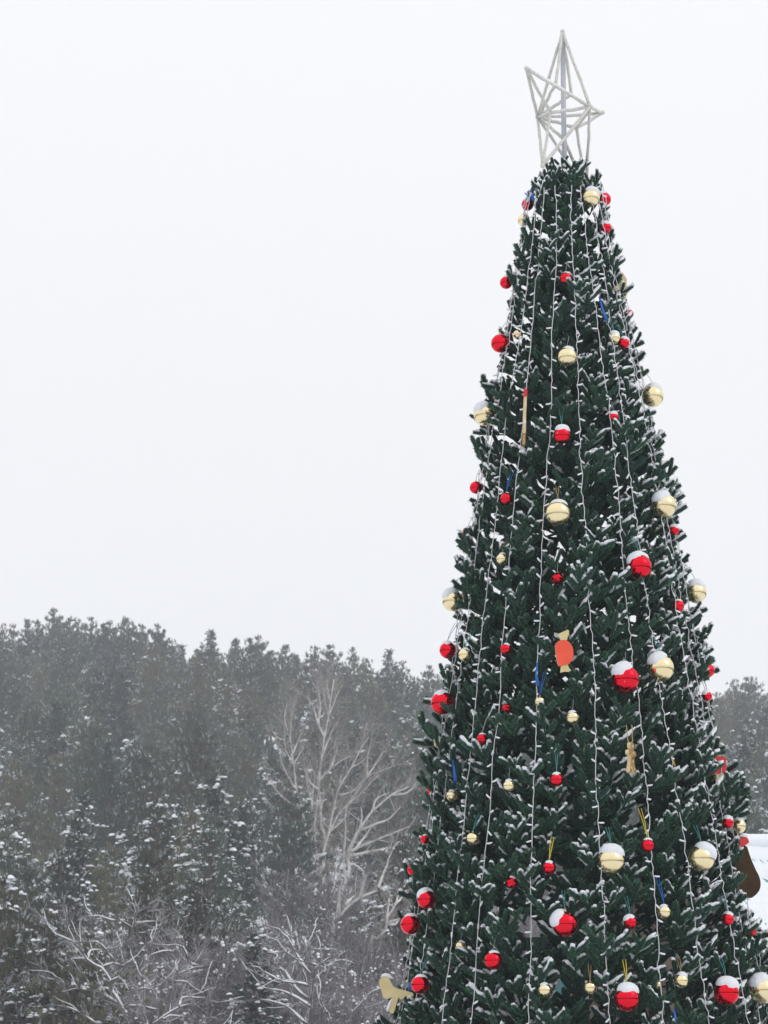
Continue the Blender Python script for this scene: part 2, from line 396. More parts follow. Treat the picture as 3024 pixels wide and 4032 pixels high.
protos = {}
for kind in ('pine', 'broad', 'spruce'):
    for s in range(3):
        protos[kind, s, 0] = conifer(kind, 10 + s, .05)
        protos[kind, s, 1] = conifer(kind, 30 + s, .42)
KLAB = {'pine': ('pine_tree', 'pointed pine'), 'broad': ('pine_tree', 'bushy pine'), 'spruce': ('spruce_tree', 'slim dark spruce')}
ntree = 0
def where(px):
    return ' near the left edge' if px < 420 else (' left of the birches' if px < 1050 else (' behind the birches' if px < 1620 else (' behind the decorated tree' if px < 2800 else ' right of the decorated tree')))
def plant(kind, s, sn, x, y, H, zone, wide=1.0, label=None, sink=0.0):
    global ntree
    nm, w_ = KLAB[kind]
    z = float(hgt(x, y)) - .1 - sink
    sd_ = {0: 'dusted with snow', 1: 'with white snow clumps'}[sn]
    if label is None: zone = zone + where(project(np.array([x, y, z + H * .7]))[0])
    lab = label or f'{w_} {sd_} {zone}'
    grp = None if label else f'{w_}s {sd_} {zone}'
    t = thing(nm, lab, 'tree', (x, y, z), rnd.uniform(0, 6.28), grp)
    k = H / 10.0; t.scale = (k * wide, k * wide, k)
    a, b, c = protos[kind, s, sn]
    ob('trunk', a, t); ob('crown', b, t)
    if c: ob('snow', c, t)['kind'] = 'stuff'
    ntree += 1
    return t
# skyline trees: picture column and treetop row of each, standing on the ridge
SKY = [(-40, 2470), (10, 2455), (60, 2452), (105, 2440), (155, 2437), (205, 2392), (245, 2420), (275, 2428), (310, 2436), (350, 2428), (385, 2470), (415, 2455), (445, 2440),
       (485, 2425), (520, 2445), (548, 2455), (610, 2452), (645, 2490), (675, 2512), (705, 2535), (745, 2590), (780, 2558), (805, 2535), (838, 2482), (870, 2570), (905, 2545), (925, 2515),
       (985, 2512), (1030, 2497), (1070, 2590), (1117, 2535), (1165, 2568), (1200, 2590), (1237, 2540), (1265, 2590), (1302, 2535), (1345, 2600), (1395, 2548), (1440, 2590), (1490, 2640), (1530, 2558), (1580, 2602),
       (1635, 2660), (1682, 2618), (1730, 2650), (1800, 2670), (1880, 2660), (1960, 2680), (2060, 2690), (2160, 2680), (2270, 2690), (2370, 2680), (2470, 2690), (2560, 2690), (2650, 2700), (2730, 2690), (2790, 2735), (2830, 2722),
       (2862, 2720), (2890, 2676), (2930, 2664), (2968, 2660), (3018, 2732), (3070, 2700)]
SPIRE = {838, 415, 925, 105, 705, 1530, 2060}
for k, (px, py) in enumerate(SKY):
    Yd = 398 + rnd.uniform(-14, 14); p = at(px, py, Yd)
    H = p[2] - float(hgt(p[0], Yd)) + .1
    sp = px in SPIRE
    kind = 'spruce' if sp else rnd.choice(['pine', 'pine', 'broad'])
    Hc = max(H, 8.0)
    lab = None
    if px == 838: lab = 'dark pointed spruce standing above its neighbours on the skyline'
    if px == 205: lab = 'tallest bushy pine on the left part of the ridge skyline'
    plant(kind, rnd.randrange(3), 0, p[0], Yd, Hc, 'on the ridge skyline', 1.15 if sp else rnd.uniform(.85, 1.15), lab, sink=max(0, Hc - H))
    if 1650 > px > 0 and k % 2 == 0:   # second rank filling the ridge
        Y2 = Yd - 15; q = at(px + 25, py + 60, Y2); plant(rnd.choice(['pine', 'broad']), rnd.randrange(3), 0, q[0], Y2, max(6.5, q[2] - float(hgt(q[0], Y2))), 'just below the ridge', rnd.uniform(.9, 1.2))
# the slope
Yd = 368.0; row = 0
while Yd > 136:
    x0, x1 = -.136 * Yd, .140 * Yd
    sp = 4.6 if Yd > 220 else 4.6
    x = x0 + rnd.uniform(0, sp)
    while x < x1:
        xx = x + rnd.uniform(-1, 1); yy = Yd + rnd.uniform(-6, 6)
        px, _ = project(np.array([xx, yy, hgt(xx, yy) + 6.0]))
        x += sp * rnd.uniform(.8, 1.25)
        if 1950 < px < 2700 and (Yd < 180 or rnd.random() < .25): continue
        if px > 2840 and Yd < 190: continue
        if 1080 < px < 1560 and Yd < 222: continue      # birches stand here
        kind = rnd.choices(['pine', 'broad', 'spruce'], [.48, .37, .15])[0]
        sn = 1 if rnd.random() < np.interp(Yd, [140, 190, 230, 300], [.8, .55, .22, .03]) else 0
        zone = 'low on the hillside' if Yd < 210 else ('halfway up the hillside' if Yd < 290 else 'high on the hillside')
        H = rnd.uniform(9.5, 14.0) if Yd > 200 else rnd.uniform(7, 10)
        plant(kind, rnd.randrange(3), sn, xx, yy, H, zone, rnd.uniform(.95, 1.3))
    Yd -= 15.5 if Yd > 210 else 12; row += 1
# named ones
def plant_at(kind, s, sn, px, ytop, Yd, wide, label):
    p = at(px, ytop, Yd); plant(kind, s, sn, p[0], Yd, p[2] - float(hgt(p[0], Yd)), '', wide, label)
plant_at('spruce', 0, 0, 436, 2895, 205, .75, 'slender dark spruce among grey green pines on the left slope')
plant_at('pine', 1, 0, 1165, 3120, 172, 1.25, 'olive pine with scattered snow tufts in front of the pale birch trunks')
plant_at('spruce', 1, 1, 300, 3210, 150, 1.25, 'snow laden spruce above the bare snowy tree at lower left')
plant_at('broad', 2, 1, 30, 3330, 150, 1.1, 'yellow green snow tufted pine cut by the left edge of the view')
plant_at('spruce', 2, 1, 860, 3040, 165, 1.2, 'snow laden spruce with drooping white boughs left of the birches')

for k_, (px, py, Yd, wd, lab) in enumerate([(15, 3420, 103, 1.1, 'small snowy conifer at the left edge above the thicket'), (190, 3560, 102, 1.4, 'low snow tufted conifer left of the arching bare tree'),
        (560, 3490, 136, 1.2, 'small snowy conifer rising right behind the arching bare tree'), (770, 3430, 112, 1.1, 'snow tufted conifer at the thicket edge left of the olive pine'),
        (915, 3520, 132, 1.3, 'low snowy conifer below the snow laden spruce'), (1020, 3660, 102, 1.4, 'stubby snow tufted conifer in the thicket near the dark trunked bare tree'),
        (340, 3640, 101, 1.4, 'stubby snowy conifer in the thicket behind the arching limbs'), (1250, 3560, 140, 1.2, 'small snow fringed conifer under the leaning birch')]):
    plant_at(['broad', 'pine', 'spruce'][k_ % 3], k_ % 3, 1, px, py, Yd, wd, lab)

# ------------------------------------------------------------------ bare trees traced as limbs
def traced(name, label, limbs, Y0, bark, snowy, r0, seed, twigs=60, twig_len=1.2, to_src=None, depth=2.0, dyn=.6):
    r_ = np.random.default_rng(seed)
    b = at(*to_src(limbs[0][0]), Y0); gz = float(hgt(b[0], Y0))
    t = thing(name, label, 'tree', (b[0], Y0, gz)); O = np.array([b[0], Y0, gz])
    tw = Acc()
    ends = {}
    for li, pts in enumerate(limbs):
        src = [to_src(p) for p in pts]
        key = tuple(pts[0]); ys_ = ends.get(key)
        y_start = ys_ if ys_ is not None else Y0 + (0 if li == 0 else r_.uniform(-.4, .4) * depth)
        drift = r_.uniform(-1, 1) * depth if li else 0
        P = []
        for k, s in enumerate(src):
            f = k / max(1, len(src) - 1); yy = y_start + drift * f
            P.append(at(s[0], s[1], yy)); ends.setdefault(tuple(pts[k]), yy)
        P = np.array(P)
        if li == 0: P = np.concatenate([[[P[0][0] + .1, Y0, gz - .3]], P])
        # Catmull-Rom through the traced points, then small kinks
        def curve(P, step, kink):
            A = np.concatenate([[2 * P[0] - P[1]], P, [2 * P[-1] - P[-2]]]); out_ = []
            for q in range(len(P) - 1):
                m_ = max(2, int(np.linalg.norm(P[q + 1] - P[q]) / step)); t_ = np.linspace(0, 1, m_, endpoint=False)[:, None]
                a0, a1, a2, a3 = A[q:q + 4]
                out_.append(.5 * (2 * a1 + (a2 - a0) * t_ + (2 * a0 - 5 * a1 + 4 * a2 - a3) * t_ ** 2 + (3 * a1 - a0 - 3 * a2 + a3) * t_ ** 3))
            Q_ = np.concatenate(out_ + [P[-1:]]); w_ = np.cumsum(r_.normal(0, kink, Q_.shape), 0); w_ -= np.linspace(0, 1, len(Q_))[:, None] * w_[-1]
            return Q_ + w_
        Q = curve(P, .22, .016 if snowy > 1 else .010); n = len(Q); cum = np.array([0, np.linalg.norm(np.diff(Q, axis=0), axis=1).sum()])
        rs = r0 * (1.0 if li == 0 else dyn); ra = np.linspace(rs, rs * .25, n)
        a = Acc(); a.add(*tube(Q - O, ra, 6)); nm = 'trunk' if li == 0 else 'limb'
        lines = [(Q, ra)]
        for _ in range(int(cum[-1] * (1.5 if snowy > 1 else .6))):      # side branches
            q = int(r_.integers(int(n * (.45 if li == 0 else .15)), n - 1)); d0 = nrm(Q[q + 1] - Q[q]); dd = nrm(d0 + r_.normal(0, .55, 3) + [0, 0, .25]); L_ = r_.uniform(.5, 1.6) * (1.0 if snowy > 1 else 1.3)
            S_ = [Q[q]]
            for _k in range(7): dd = nrm(dd + r_.normal(0, .20 if snowy > 1 else .09, 3) + [0, 0, .02 if snowy > 1 else .08]); S_.append(S_[-1] + dd * L_ / 7)
            S_ = np.array(S_); rS = np.linspace(ra[q] * .34, .005, 8); a.add(*tube(S_ - O, rS, 5)); lines.append((S_, rS))
        lo = ob(nm, a.mesh(nm, bark, True), t)
        if snowy > 0:
          a = Acc()
          for (Q_, ra_) in lines:
            Qs, Q, ras, ra, n = Q, Q_, ra, ra_, len(Q_); k0 = 0
            while k0 < n - 2:
                ln = int(r_.integers(2, 9)); k1 = min(n - 1, k0 + ln)
                if r_.random() < .85 and k1 - k0 >= 1:
                    q = Q[k0:k1 + 1] - O + [0, 0, 1] * ra[k0:k1 + 1, None] * .9
                    rr = np.maximum(ra[k0:k1 + 1] * snowy * .75, .013) * r_.uniform(.8, 1.2, k1 - k0 + 1); rr[0] *= .4; rr[-1] *= .4
                    a.add(*tube(q, rr, 5, flat=.75))
                k0 = k1 + (1 if r_.random() < .25 else 0)
            Q, ra, n = Qs, ras, len(Qs)
          if a.V: ob('snow', a.mesh('snow', M_snow_far, True), lo)['kind'] = 'stuff'
        # side twigs
        for k in range(int(twigs * cum[-1] / 6)):
            q = int(r_.integers(int(n * .15), n)); d = nrm(Q[min(q + 1, n - 1)] - Q[max(q - 1, 0)])
            dd = nrm(d * .8 + r_.normal(0, .45, 3) + [0, 0, .35]); L = twig_len * r_.uniform(.4, 1.3)
            m = Q[q] + dd * L * .5 + r_.normal(0, .05, 3); e = m + nrm(dd + [0, 0, .15]) * L * .5
            tw.add(*tube(np.array([Q[q], m, e]) - O, [.016, .011, .005], 3, caps=False))
            for _ in range(7):
                f = r_.uniform(.2, 1); s0 = Q[q] + (e - Q[q]) * f; d3 = nrm(dd + r_.normal(0, .5, 3)); L3 = L * r_.uniform(.25, .6)
                tw.add(*tube(np.array([s0, s0 + d3 * L3]) - O, [.012, .005], 3, caps=False), int(snowy > 1 and r_.random() < .3))
    if tw.V: tag(ob('twigs', tw.mesh('twigs', [M_twig if bark is M_birch else M_shrub, M_frost]), t), kind='stuff')
    return t
cA = lambda p: (850 + p[0] / 1.843, 2500 + p[1] / 1.843)      # birch crop
cB = lambda p: (850 + p[0] / 1.952, 3200 + p[1] / 1.952)
cC = lambda p: (0 + p[0] / 1.843, 3100 + p[1] / 1.843)
# birch 1 (two stems from one foot)
traced('birch_tree', 'tall bare birch with two pale stems rising from behind the olive pine', [
    [(800, 2250), (790, 1900), (785, 1600), (800, 1480), (765, 1370), (755, 1180), (742, 1060), (768, 900), (790, 740), (820, 580), (830, 480), (858, 320)],
    [(770, 2200), (760, 1900), (722, 1480), (730, 1280), (748, 1120), (765, 960)],
    [(790, 740), (742, 640), (700, 520), (660, 440)], [(742, 640), (755, 540), (745, 430), (730, 340)], [(820, 580), (790, 470), (782, 380)],
    [(820, 580), (860, 480), (900, 400)], [(768, 900), (820, 740), (880, 640)], [(742, 1060), (830, 970), (930, 900), (1010, 880)],
    [(830, 970), (870, 860), (890, 780)], [(748, 1120), (690, 1080), (660, 1000)], [(700, 1240), (705, 1120), (720, 1020)],
    [(830, 480), (815, 400), (810, 330)], [(760, 1230), (700, 1210), (670, 1100), (650, 1010)]],
    200, M_birch, 0, .125, 1, twigs=26, twig_len=1.5, to_src=cA)
traced('birch_tree', 'thin leaning bare birch left of the tall twin birch', [
    [(700, 1900), (670, 1500), (650, 1340), (600, 1250), (590, 1130), (580, 1060), (568, 930), (545, 780), (520, 690), (500, 600), (515, 500)],
    [(545, 780), (548, 640), (565, 500)], [(568, 930), (510, 850), (495, 760), (500, 680)], [(590, 1130), (500, 980), (460, 840)],
    [(568, 930), (610, 860), (640, 790)], [(500, 760), (440, 740), (415, 700)], [(535, 1215), (470, 1160), (420, 1100), (400, 1040)],
    [(560, 860), (600, 760), (630, 700)]],
    203, M_birch, 0, .085, 2, twigs=26, twig_len=1.4, to_src=cA)
traced('birch_tree', 'bare birch with limbs fanning to the right beside the twin birch', [
    [(800, 2200), (790, 1800), (795, 1560), (830, 1430), (860, 1260), (900, 1100), (985, 960), (1050, 830), (1070, 740), (1095, 640)],
    [(830, 1430), (900, 1290), (1000, 1180), (1100, 1030), (1200, 985), (1300, 945)], [(830, 1430), (930, 1330), (950, 1240), (1060, 1140), (1180, 1020)],
    [(1100, 1030), (1100, 920), (1130, 760)], [(1100, 1030), (1180, 900), (1240, 830)], [(985, 960), (1060, 920), (1110, 860)],
    [(900, 1100), (905, 1010)], [(900, 1160), (1000, 1130), (1060, 1060)], [(1050, 830), (1110, 740)]],
    198, M_birch, 0, .10, 3, twigs=26, twig_len=1.5, to_src=cA)
traced('birch_tree', 'stout leaning birch spreading to the right above the thicket', [
    [(900, 1990), (915, 1880), (935, 1800), (965, 1700), (960, 1580), (1040, 1420), (1140, 1280), (1280, 1160), (1400, 1100)],
    [(960, 1580), (1000, 1560), (1100, 1510), (1300, 1430), (1410, 1390)], [(980, 1600), (1180, 1560), (1290, 1520), (1400, 1470)], [(1040, 1420), (1170, 1370), (1250, 1340), (1340, 1250)],
    [(1140, 1280), (1160, 1200), (1240, 1150)], [(1010, 1560), (1100, 1440), (1130, 1380)], [(1280, 1160), (1380, 1150), (1450, 1080)],
    [(940, 1780), (930, 1600), (945, 1420), (940, 1300)], [(1040, 1420), (1060, 1330), (1055, 1250)]],
    190, M_birch, .35, .15, 4, twigs=18, twig_len=1.5, to_src=cA)
traced('bare_tree', 'pale leaning tree with a snow lined trunk low beside the decorated tree', [
    [(900, 900), (960, 790), (1020, 720), (1110, 655), (1240, 600), (1320, 560), (1420, 540)], [(1240, 600), (1280, 500), (1320, 400), (1335, 330)],
    [(1110, 655), (1130, 560), (1145, 470), (1090, 410), (1010, 380)], [(945, 790), (950, 620), (975, 510)], [(1000, 700), (1060, 640)]],
    136, M_birch, .75, .14, 5, twigs=22, twig_len=1.1, to_src=cB)
traced('bare_tree', 'forked grey sapling just left of the red balls on the tree edge', [
    [(1190, 1010), (1230, 975), (1300, 905), (1315, 820), (1380, 700), (1400, 600)], [(1315, 820), (1320, 740), (1330, 660)], [(1315, 850), (1400, 820), (1450, 800)],
    [(1380, 700), (1440, 640)], [(1315, 860), (1380, 860), (1430, 780)]],
    128, M_birch, .7, .11, 6, twigs=30, twig_len=1.0, to_src=cB)
traced('bare_tree', 'snow lined bare tree with arching limbs at the lower left', [
    [(960, 1900), (900, 1600), (830, 1490), (805, 1400), (740, 1310), (640, 1250), (530, 1120), (400, 1070), (350, 1010), (300, 990)],
    [(640, 1250), (600, 1245), (530, 1245), (510, 1255)], [(740, 1310), (830, 1275), (900, 1290), (1000, 1210), (1100, 1100)], [(880, 1585), (720, 1490), (580, 1465), (430, 1410), (280, 1365)],
    [(830, 1260), (760, 1180), (690, 1130), (570, 1130)], [(805, 1400), (860, 1380), (900, 1410), (940, 1480)], [(830, 1490), (870, 1500), (900, 1600)],
    [(480, 1080), (480, 980), (470, 860)], [(640, 1250), (650, 1190), (740, 1180), (860, 1160)], [(840, 970), (740, 940), (620, 935)]],
    98, M_dark, 1.6, .07, 7, twigs=20, twig_len=.8, to_src=cC)
traced('bare_tree', 'snow lined bare tree with twisting upright limbs near the bottom edge', [
    [(1060, 1950), (1070, 1720), (1050, 1600), (1060, 1450), (1030, 1385), (1010, 1340), (1050, 1230)],
    [(1110, 1718), (1200, 1660), (1300, 1600), (1450, 1570), (1600, 1550)], [(1180, 1690), (1230, 1672), (1400, 1690), (1530, 1670)], [(1010, 1470), (1060, 1455), (1130, 1480)],
    [(1050, 1600), (980, 1590), (930, 1580), (950, 1650)], [(1050, 1600), (1120, 1610), (1180, 1620)], [(1300, 1600), (1320, 1530), (1420, 1525), (1560, 1535)],
    [(690, 1718), (620, 1660), (520, 1600), (400, 1580)], [(960, 1080), (980, 980), (970, 860), (900, 830)]],
    97, M_dark, 1.6, .065, 8, twigs=20, twig_len=.8, to_src=cC)
traced('bare_tree', 'snow topped broken limb tree between the two bare snowy trees', [
    [(1180, 1900), (1175, 1600), (1180, 1455), (1230, 1400), (1290, 1365), (1400, 1320), (1480, 1300)], [(1285, 1365), (1270, 1270), (1310, 1230)], [(1260, 1405), (1340, 1415), (1420, 1470), (1480, 1500)],
    [(1440, 1300), (1370, 1270), (1330, 1160), (1220, 1150), (1110, 1140)], [(1255, 1195), (1180, 1190), (1075, 1225)], [(980, 985), (1060, 980), (1140, 970)], [(1170, 1070), (1185, 960)]],
    99, M_dark, 1.6, .07, 9, twigs=20, twig_len=.8, to_src=cC)
traced('bare_tree', 'dark trunked wide branching bare tree with white snow along each limb', [
    [(735, 1900), (735, 1600), (740, 1380), (755, 1240), (800, 1170), (880, 1110)],
    [(730, 1250), (650, 1130), (600, 1040), (560, 980), (500, 920)], [(710, 1330), (640, 1305), (520, 1300), (400, 1240), (330, 1195), (260, 1180)], [(710, 1420), (620, 1330), (540, 1210), (470, 1170), (440, 1100)],
    [(730, 1500), (640, 1430), (540, 1385), (450, 1360), (370, 1350), (330, 1310)], [(690, 1624), (620, 1560), (530, 1490), (400, 1445), (270, 1440), (180, 1490), (90, 1520)],
    [(830, 1640), (810, 1490), (760, 1400)], [(700, 1330), (680, 1250), (650, 1180)], [(780, 1180), (700, 1160), (600, 1120)], [(830, 1195), (900, 1160), (940, 1140)],
    [(850, 1530), (880, 1610)], [(1010, 1560), (1060, 1530), (1120, 1505), (1250, 1520)], [(820, 1240), (960, 1240)], [(600, 1030), (560, 940), (500, 890)], [(670, 960), (700, 1030)]],
    94, M_dark, 1.6, .075, 10, twigs=20, twig_len=.8, to_src=cB)

# ------------------------------------------------------------------ thicket shrubs
def shrub_mesh(seed, snow):
    r_ = np.random.default_rng(seed); a = Acc(); s = Acc()
    for k in range(26):
        az = r_.uniform(0, 6.28); sp = r_.uniform(.1, 1.2); H = r_.uniform(2.2, 4.2)
        b = np.array([math.cos(az), math.sin(az), 0]) * r_.uniform(0, .5); e = b + np.array([math.cos(az) * sp, math.sin(az) * sp, H])
        m = (b + e) / 2 + r_.normal(0, .12, 3); a.add(*tube(np.array([b - [0, 0, .4], m, e]), [.03, .02, .008], 3, caps=False))
        for j in range(17):
            f = r_.uniform(.25, 1); q = b + (e - b) * f; d = nrm(r_.normal(0, .6, 3) + [math.cos(az) * .3, math.sin(az) * .3, .8]); L = r_.uniform(.4, 1.1)
            q2 = q + d * L; a.add(*tube(np.array([q, q2]), [.013, .005], 3, caps=False), int(r_.random() < .22))
            for _ in range(4):
                q3 = q + d * L * r_.uniform(.2, 1); d3 = nrm(d + r_.normal(0, .5, 3)); a.add(*tube(np.array([q3, q3 + d3 * r_.uniform(.2, .5)]), [.010, .004], 3, caps=False), int(r_.random() < .12))
            if r_.random() < snow:
                for _ in range(3): w_ = r_.uniform(.02, .065); s.add(*dome(q2 + r_.normal(0, .06, 3), w_, w_ * .8, r_))
    return a.mesh('stems', [M_shrub, M_frost]), (s.mesh('snow', M_snow_far, True) if s.V else None)
shr = [shrub_mesh(50 + k, [.05, .16, .1, .03][k]) for k in range(4)]
def shrub(x, y, k, sc, zone):
    if 'roof' not in zone and 'birch' not in zone and 'decorated' not in zone: zone += where(project(np.array([x, y, hgt(x, y) + 2.]))[0]).replace('behind the birches', 'below the birches')
    t = thing('bare_shrub', f'grey leafless shrub {["", "with snow tufts ", "", ""][k]}{zone}', 'shrub', (x, y, float(hgt(x, y)) - .1), rnd.uniform(0, 6.28), f'leafless shrubs {["", "with snow tufts ", "", ""][k]}{zone}')
    t.scale = (sc, sc, sc); ob('stems', shr[k][0], t)
    if shr[k][1]: ob('snow', shr[k][1], t)['kind'] = 'stuff'
for Yd, zone in ((104, 'in the bottom thicket'), (112, 'in the bottom thicket'), (120, 'in the bottom thicket'), (128, 'at the hill foot'), (138, 'at the hill foot')):
    x = -.136 * Yd
    while x < .05 * Yd:
        if Yd > 115 and x < .02 * Yd and rnd.random() < .5: x += 1.8; continue
        shrub(x + rnd.uniform(-.5, .5), Yd + rnd.uniform(-3, 3), rnd.randrange(4), rnd.uniform(.85, 1.3), zone); x += rnd.uniform(1.6, 2.4)
    for x in (.055, .068, .080, .092, .104, .115, .125, .135):
        shrub(x * Yd * 1.02, Yd + rnd.uniform(-3, 3), rnd.randrange(4), rnd.uniform(.8, 1.2), 'beyond the snowy roof' if x > .11 else 'behind the decorated tree')
for Yd in (150, 165, 182):
    x = -.03 * Yd
    while x < .05 * Yd:
        shrub(x + rnd.uniform(-.8, .8), Yd + rnd.uniform(-4, 4), rnd.randrange(4), rnd.uniform(.9, 1.4), 'around the birch trunks'); x += rnd.uniform(2.0, 3.0)
    for x in (.108, .118, .13):
        shrub(x * Yd * 1.02, Yd + rnd.uniform(-3, 3), rnd.randrange(4), rnd.uniform(1, 1.5), 'beyond the snowy roof')

# ------------------------------------------------------------------ CHRISTMAS TREE
YT = 27.3
AXB = at(2298, 4032, YT); AXT = at(2222, 600, YT)
def axis(z):
    f = (z - AXB[2]) / (AXT[2] - AXB[2]); return np.array([AXB[0] + (AXT[0] - AXB[0]) * f, YT, z])
_pys = [640, 700, 1000, 1350, 1800, 2200, 2700, 3150, 3700, 4032]; _hw = [68, 135, 205, 272, 372, 442, 522, 606, 690, 748]
_z = [at(2250, y, YT)[2] for y in _pys]
_r = [h * (YT / math.cos(PITCH - math.atan((2016 - y) / F_PX) * 0)) / F_PX for h, y in zip(_hw, _pys)]
_z = _z + [0.4]; _r = _r + [_r[-1] + (_z[-2] - .4) * .215]
_zr = sorted(zip(_z, _r)); ZR = [a for a, _ in _zr]; RR = [b for _, b in _zr]
def Rz(z): return float(np.interp(z, ZR, RR))
ZTOP = ZR[-1]
tree = thing('christmas_tree', 'tall snow dusted artificial christmas tree hung with red and gold balls', 'christmas tree', (AXB[0], YT, 0))
TO = np.array([AXB[0], YT, 0.0])
a = Acc(); a.add(*tube(np.array([axis(z) - TO for z in np.linspace(-.1, ZTOP - .45, 12)]), np.linspace(.065, .035, 12), 12)); ob('trunk', a.mesh('trunk', M_pole_g, True), tree)
for z in np.arange(.6, ZTOP - .3, .95):           # steel hoops and spokes that carry the branches
    a = Acc(); r = max(.06, Rz(z) - .50); th = np.linspace(0, 2 * math.pi, 25)
    cz = axis(z) - TO
    a.add(*tube(np.stack([cz[0] + r * np.cos(th), cz[1] + r * np.sin(th), np.full(25, cz[2])], 1), .014, 5, caps=False))
    for k in range(6):
        q = k * math.pi / 3; a.add(*tube(np.array([cz, cz + [r * math.cos(q), r * math.sin(q), 0]]), .012, 5))
    ob('hoop', a.mesh('hoop', M_pole_g, True), tree)

def tip_curve(p, d, L, up, n=6):
    P = [p]; d = nrm(d)
    for k in range(n - 1):
        d = nrm(d + np.array([0, 0, up / n])); P.append(P[-1] + d * L / (n - 1))
    return np.array(P)
def needles(acc, P, r_, cnt, ln, wd, rcore, tipopen=True, m=0):
    n = len(P); t = r_.uniform(0, 1, cnt) ** .9
    u = t * (n - 1); i0 = np.minimum(u.astype(int), n - 2); f = (u - i0)[:, None]
    c = P[i0] * (1 - f) + P[i0 + 1] * f; T = nrm(P[i0 + 1] - P[i0])
    rad = nrm(np.cross(T, r_.normal(size=(cnt, 3))))
    ang = np.interp(t, [0, .9, 1], [1.15, 1.10, .75]) + r_.normal(0, .15, cnt)
    d = T * np.cos(ang)[:, None] + rad * np.sin(ang)[:, None]
    L = ln * r_.uniform(.75, 1.1, cnt) * np.interp(t, [0, .08, .85, 1], [.7, 1, 1, .8])
    s = nrm(np.cross(d, r_.normal(size=(cnt, 3)))) * wd / 2
    b = c + rad * rcore * .5
    V = np.stack([b - s, b + s, b + d * L[:, None]], 1).reshape(-1, 3)
    acc.add(V, np.arange(3 * cnt).reshape(-1, 3), m)
def snow_run(acc, P, r_, amount, rad=.027):
    """lumpy snow lying on the upper side of a tip"""
    n = len(P); steep = abs(nrm(P[-1] - P[0])[2])
    t0 = r_.uniform(.10, .5) if amount < .8 else r_.uniform(.0, .3)
    if steep > .8: t0 = max(t0, .5)
    t1 = r_.uniform(.90, 1.02)
    segs = [(t0, t1)] if r_.random() < .6 else [(t0, (t0 + t1) / 2 - .06), ((t0 + t1) / 2 + .05, t1)]
    for (a0, a1) in segs:
        if a1 - a0 < .12: continue
        m = 8; t = np.linspace(a0, a1, m); u = np.clip(t, 0, 1) * (n - 1); i0 = np.minimum(u.astype(int), n - 2); f = (u - i0)[:, None]
        c = P[i0] * (1 - f) + P[i0 + 1] * f + (t - np.clip(t, 0, 1))[:, None] * (P[-1] - P[0])
        R = rad * r_.uniform(.75, 1.2, m) * np.array([.35, .7, .95, 1, 1, 1, .95, .5]) * (0.8 + .35 * amount)
        c = c + np.array([0, 0, 1.0]) * (.033 + R[:, None] * .15) + r_.normal(0, .004, (m, 3))
        V, F = tube(c, R, 6, flat=.72); V = V + r_.normal(0, .0045, V.shape); acc.add(V, F)

def branch(seed, elev, amount, scale=1.0, lush=1.0):
    r_ = np.random.default_rng(seed); g_ = Acc(); s_ = Acc(); tips = []
    L = r_.uniform(.44, .56); d = np.array([math.cos(elev), r_.normal(0, .08), math.sin(elev)])
    main = tip_curve(np.zeros(3), d, L, r_.uniform(.0, .5), 8)
    g_.add(*tube(main, np.linspace(.012, .007, 8), 5), 1)
    runs = []
    def shoot(P, cnt):
        Q = P if len(P) == 6 else P[-6:]
        g_.add(*tube(Q, np.array([.015, .026, .029, .030, .029, .020]), 4), 1)
        needles(g_, Q, r_, int(cnt * .82 * lush), .034, .0052, .036)
        if amount > .3: nv_ = len(g_.V[-1]) // 3; up_ = (g_.V[-1].reshape(-1, 3, 3)[:, 2, 2] - g_.V[-1].reshape(-1, 3, 3)[:, 0, 2]) > .012; g_.M[-1] = np.where(up_ & (r_.random(nv_) < .16 * amount), 2, 0)
        tips.append(Q[-1]); runs.append(Q)
    needles(g_, main[1:5], r_, int(70 * lush), .036, .0055, .012)
    m5 = main[-4:]; u = np.linspace(0, 3, 6); shoot(np.stack([np.interp(u, range(4), m5[:, a_]) for a_ in range(3)], 1), 260)
    k = int(r_.integers(3, 6)); sd_ = r_.choice([-1, 1])
    for j in range(k):
        f = .22 + .50 * (j + r_.uniform(-.2, .2)) / max(1, k - 1); q = f * 7; i0 = int(q); p = main[i0] + (main[min(i0 + 1, 7)] - main[i0]) * (q - i0)
        md = nrm(main[min(i0 + 1, 7)] - main[i0]); sd_ = -sd_
        an = r_.uniform(.65, 1.15); lat = np.array([0, sd_, 0])
        upv = nrm(np.array([0, 0, 1.0]) - md * md[2])
        dd = nrm(md * math.cos(an) + lat * math.sin(an) + upv * r_.uniform(-.2, .5))
        l = r_.uniform(.18, .29)
        shoot(tip_curve(p, dd, l, r_.uniform(.1, .9), 6), 1050 * l)
    if r_.random() < .6:
        shoot(tip_curve(main[3], nrm([.4, r_.normal(0, .6), .9]), r_.uniform(.15, .21), .3, 6), 200)
    for P in runs:
        if r_.random() < amount: snow_run(s_, P, r_, amount)
    return g_.arrays(), s_.arrays() if s_.V else None, np.array(tips)
ELEV = [math.radians(e) for e in (4, 16, 29, 43, 60)]
NV = 4; AMT = [.12, .42, .84]
BR = {}
for e in range(5):
    for v in range(NV):
        for m in range(3):
            ga, sa, tips = branch(1000 + e * 50 + v * 7 + m * 400, ELEV[e], AMT[m])
            BR[e, v, m] = (ga, sa, tips)
BM = {}
def bmesh_of(key):
    if key not in BM:
        ga, sa, tips = BR[key]
        BM[key] = (mk_mesh('branch', ga[0], ga[1], ga[2], [M_needle, M_core, M_dust]), mk_mesh('snow', sa[0], sa[1], sa[2], M_snow, True) if sa else None)
    return BM[key]

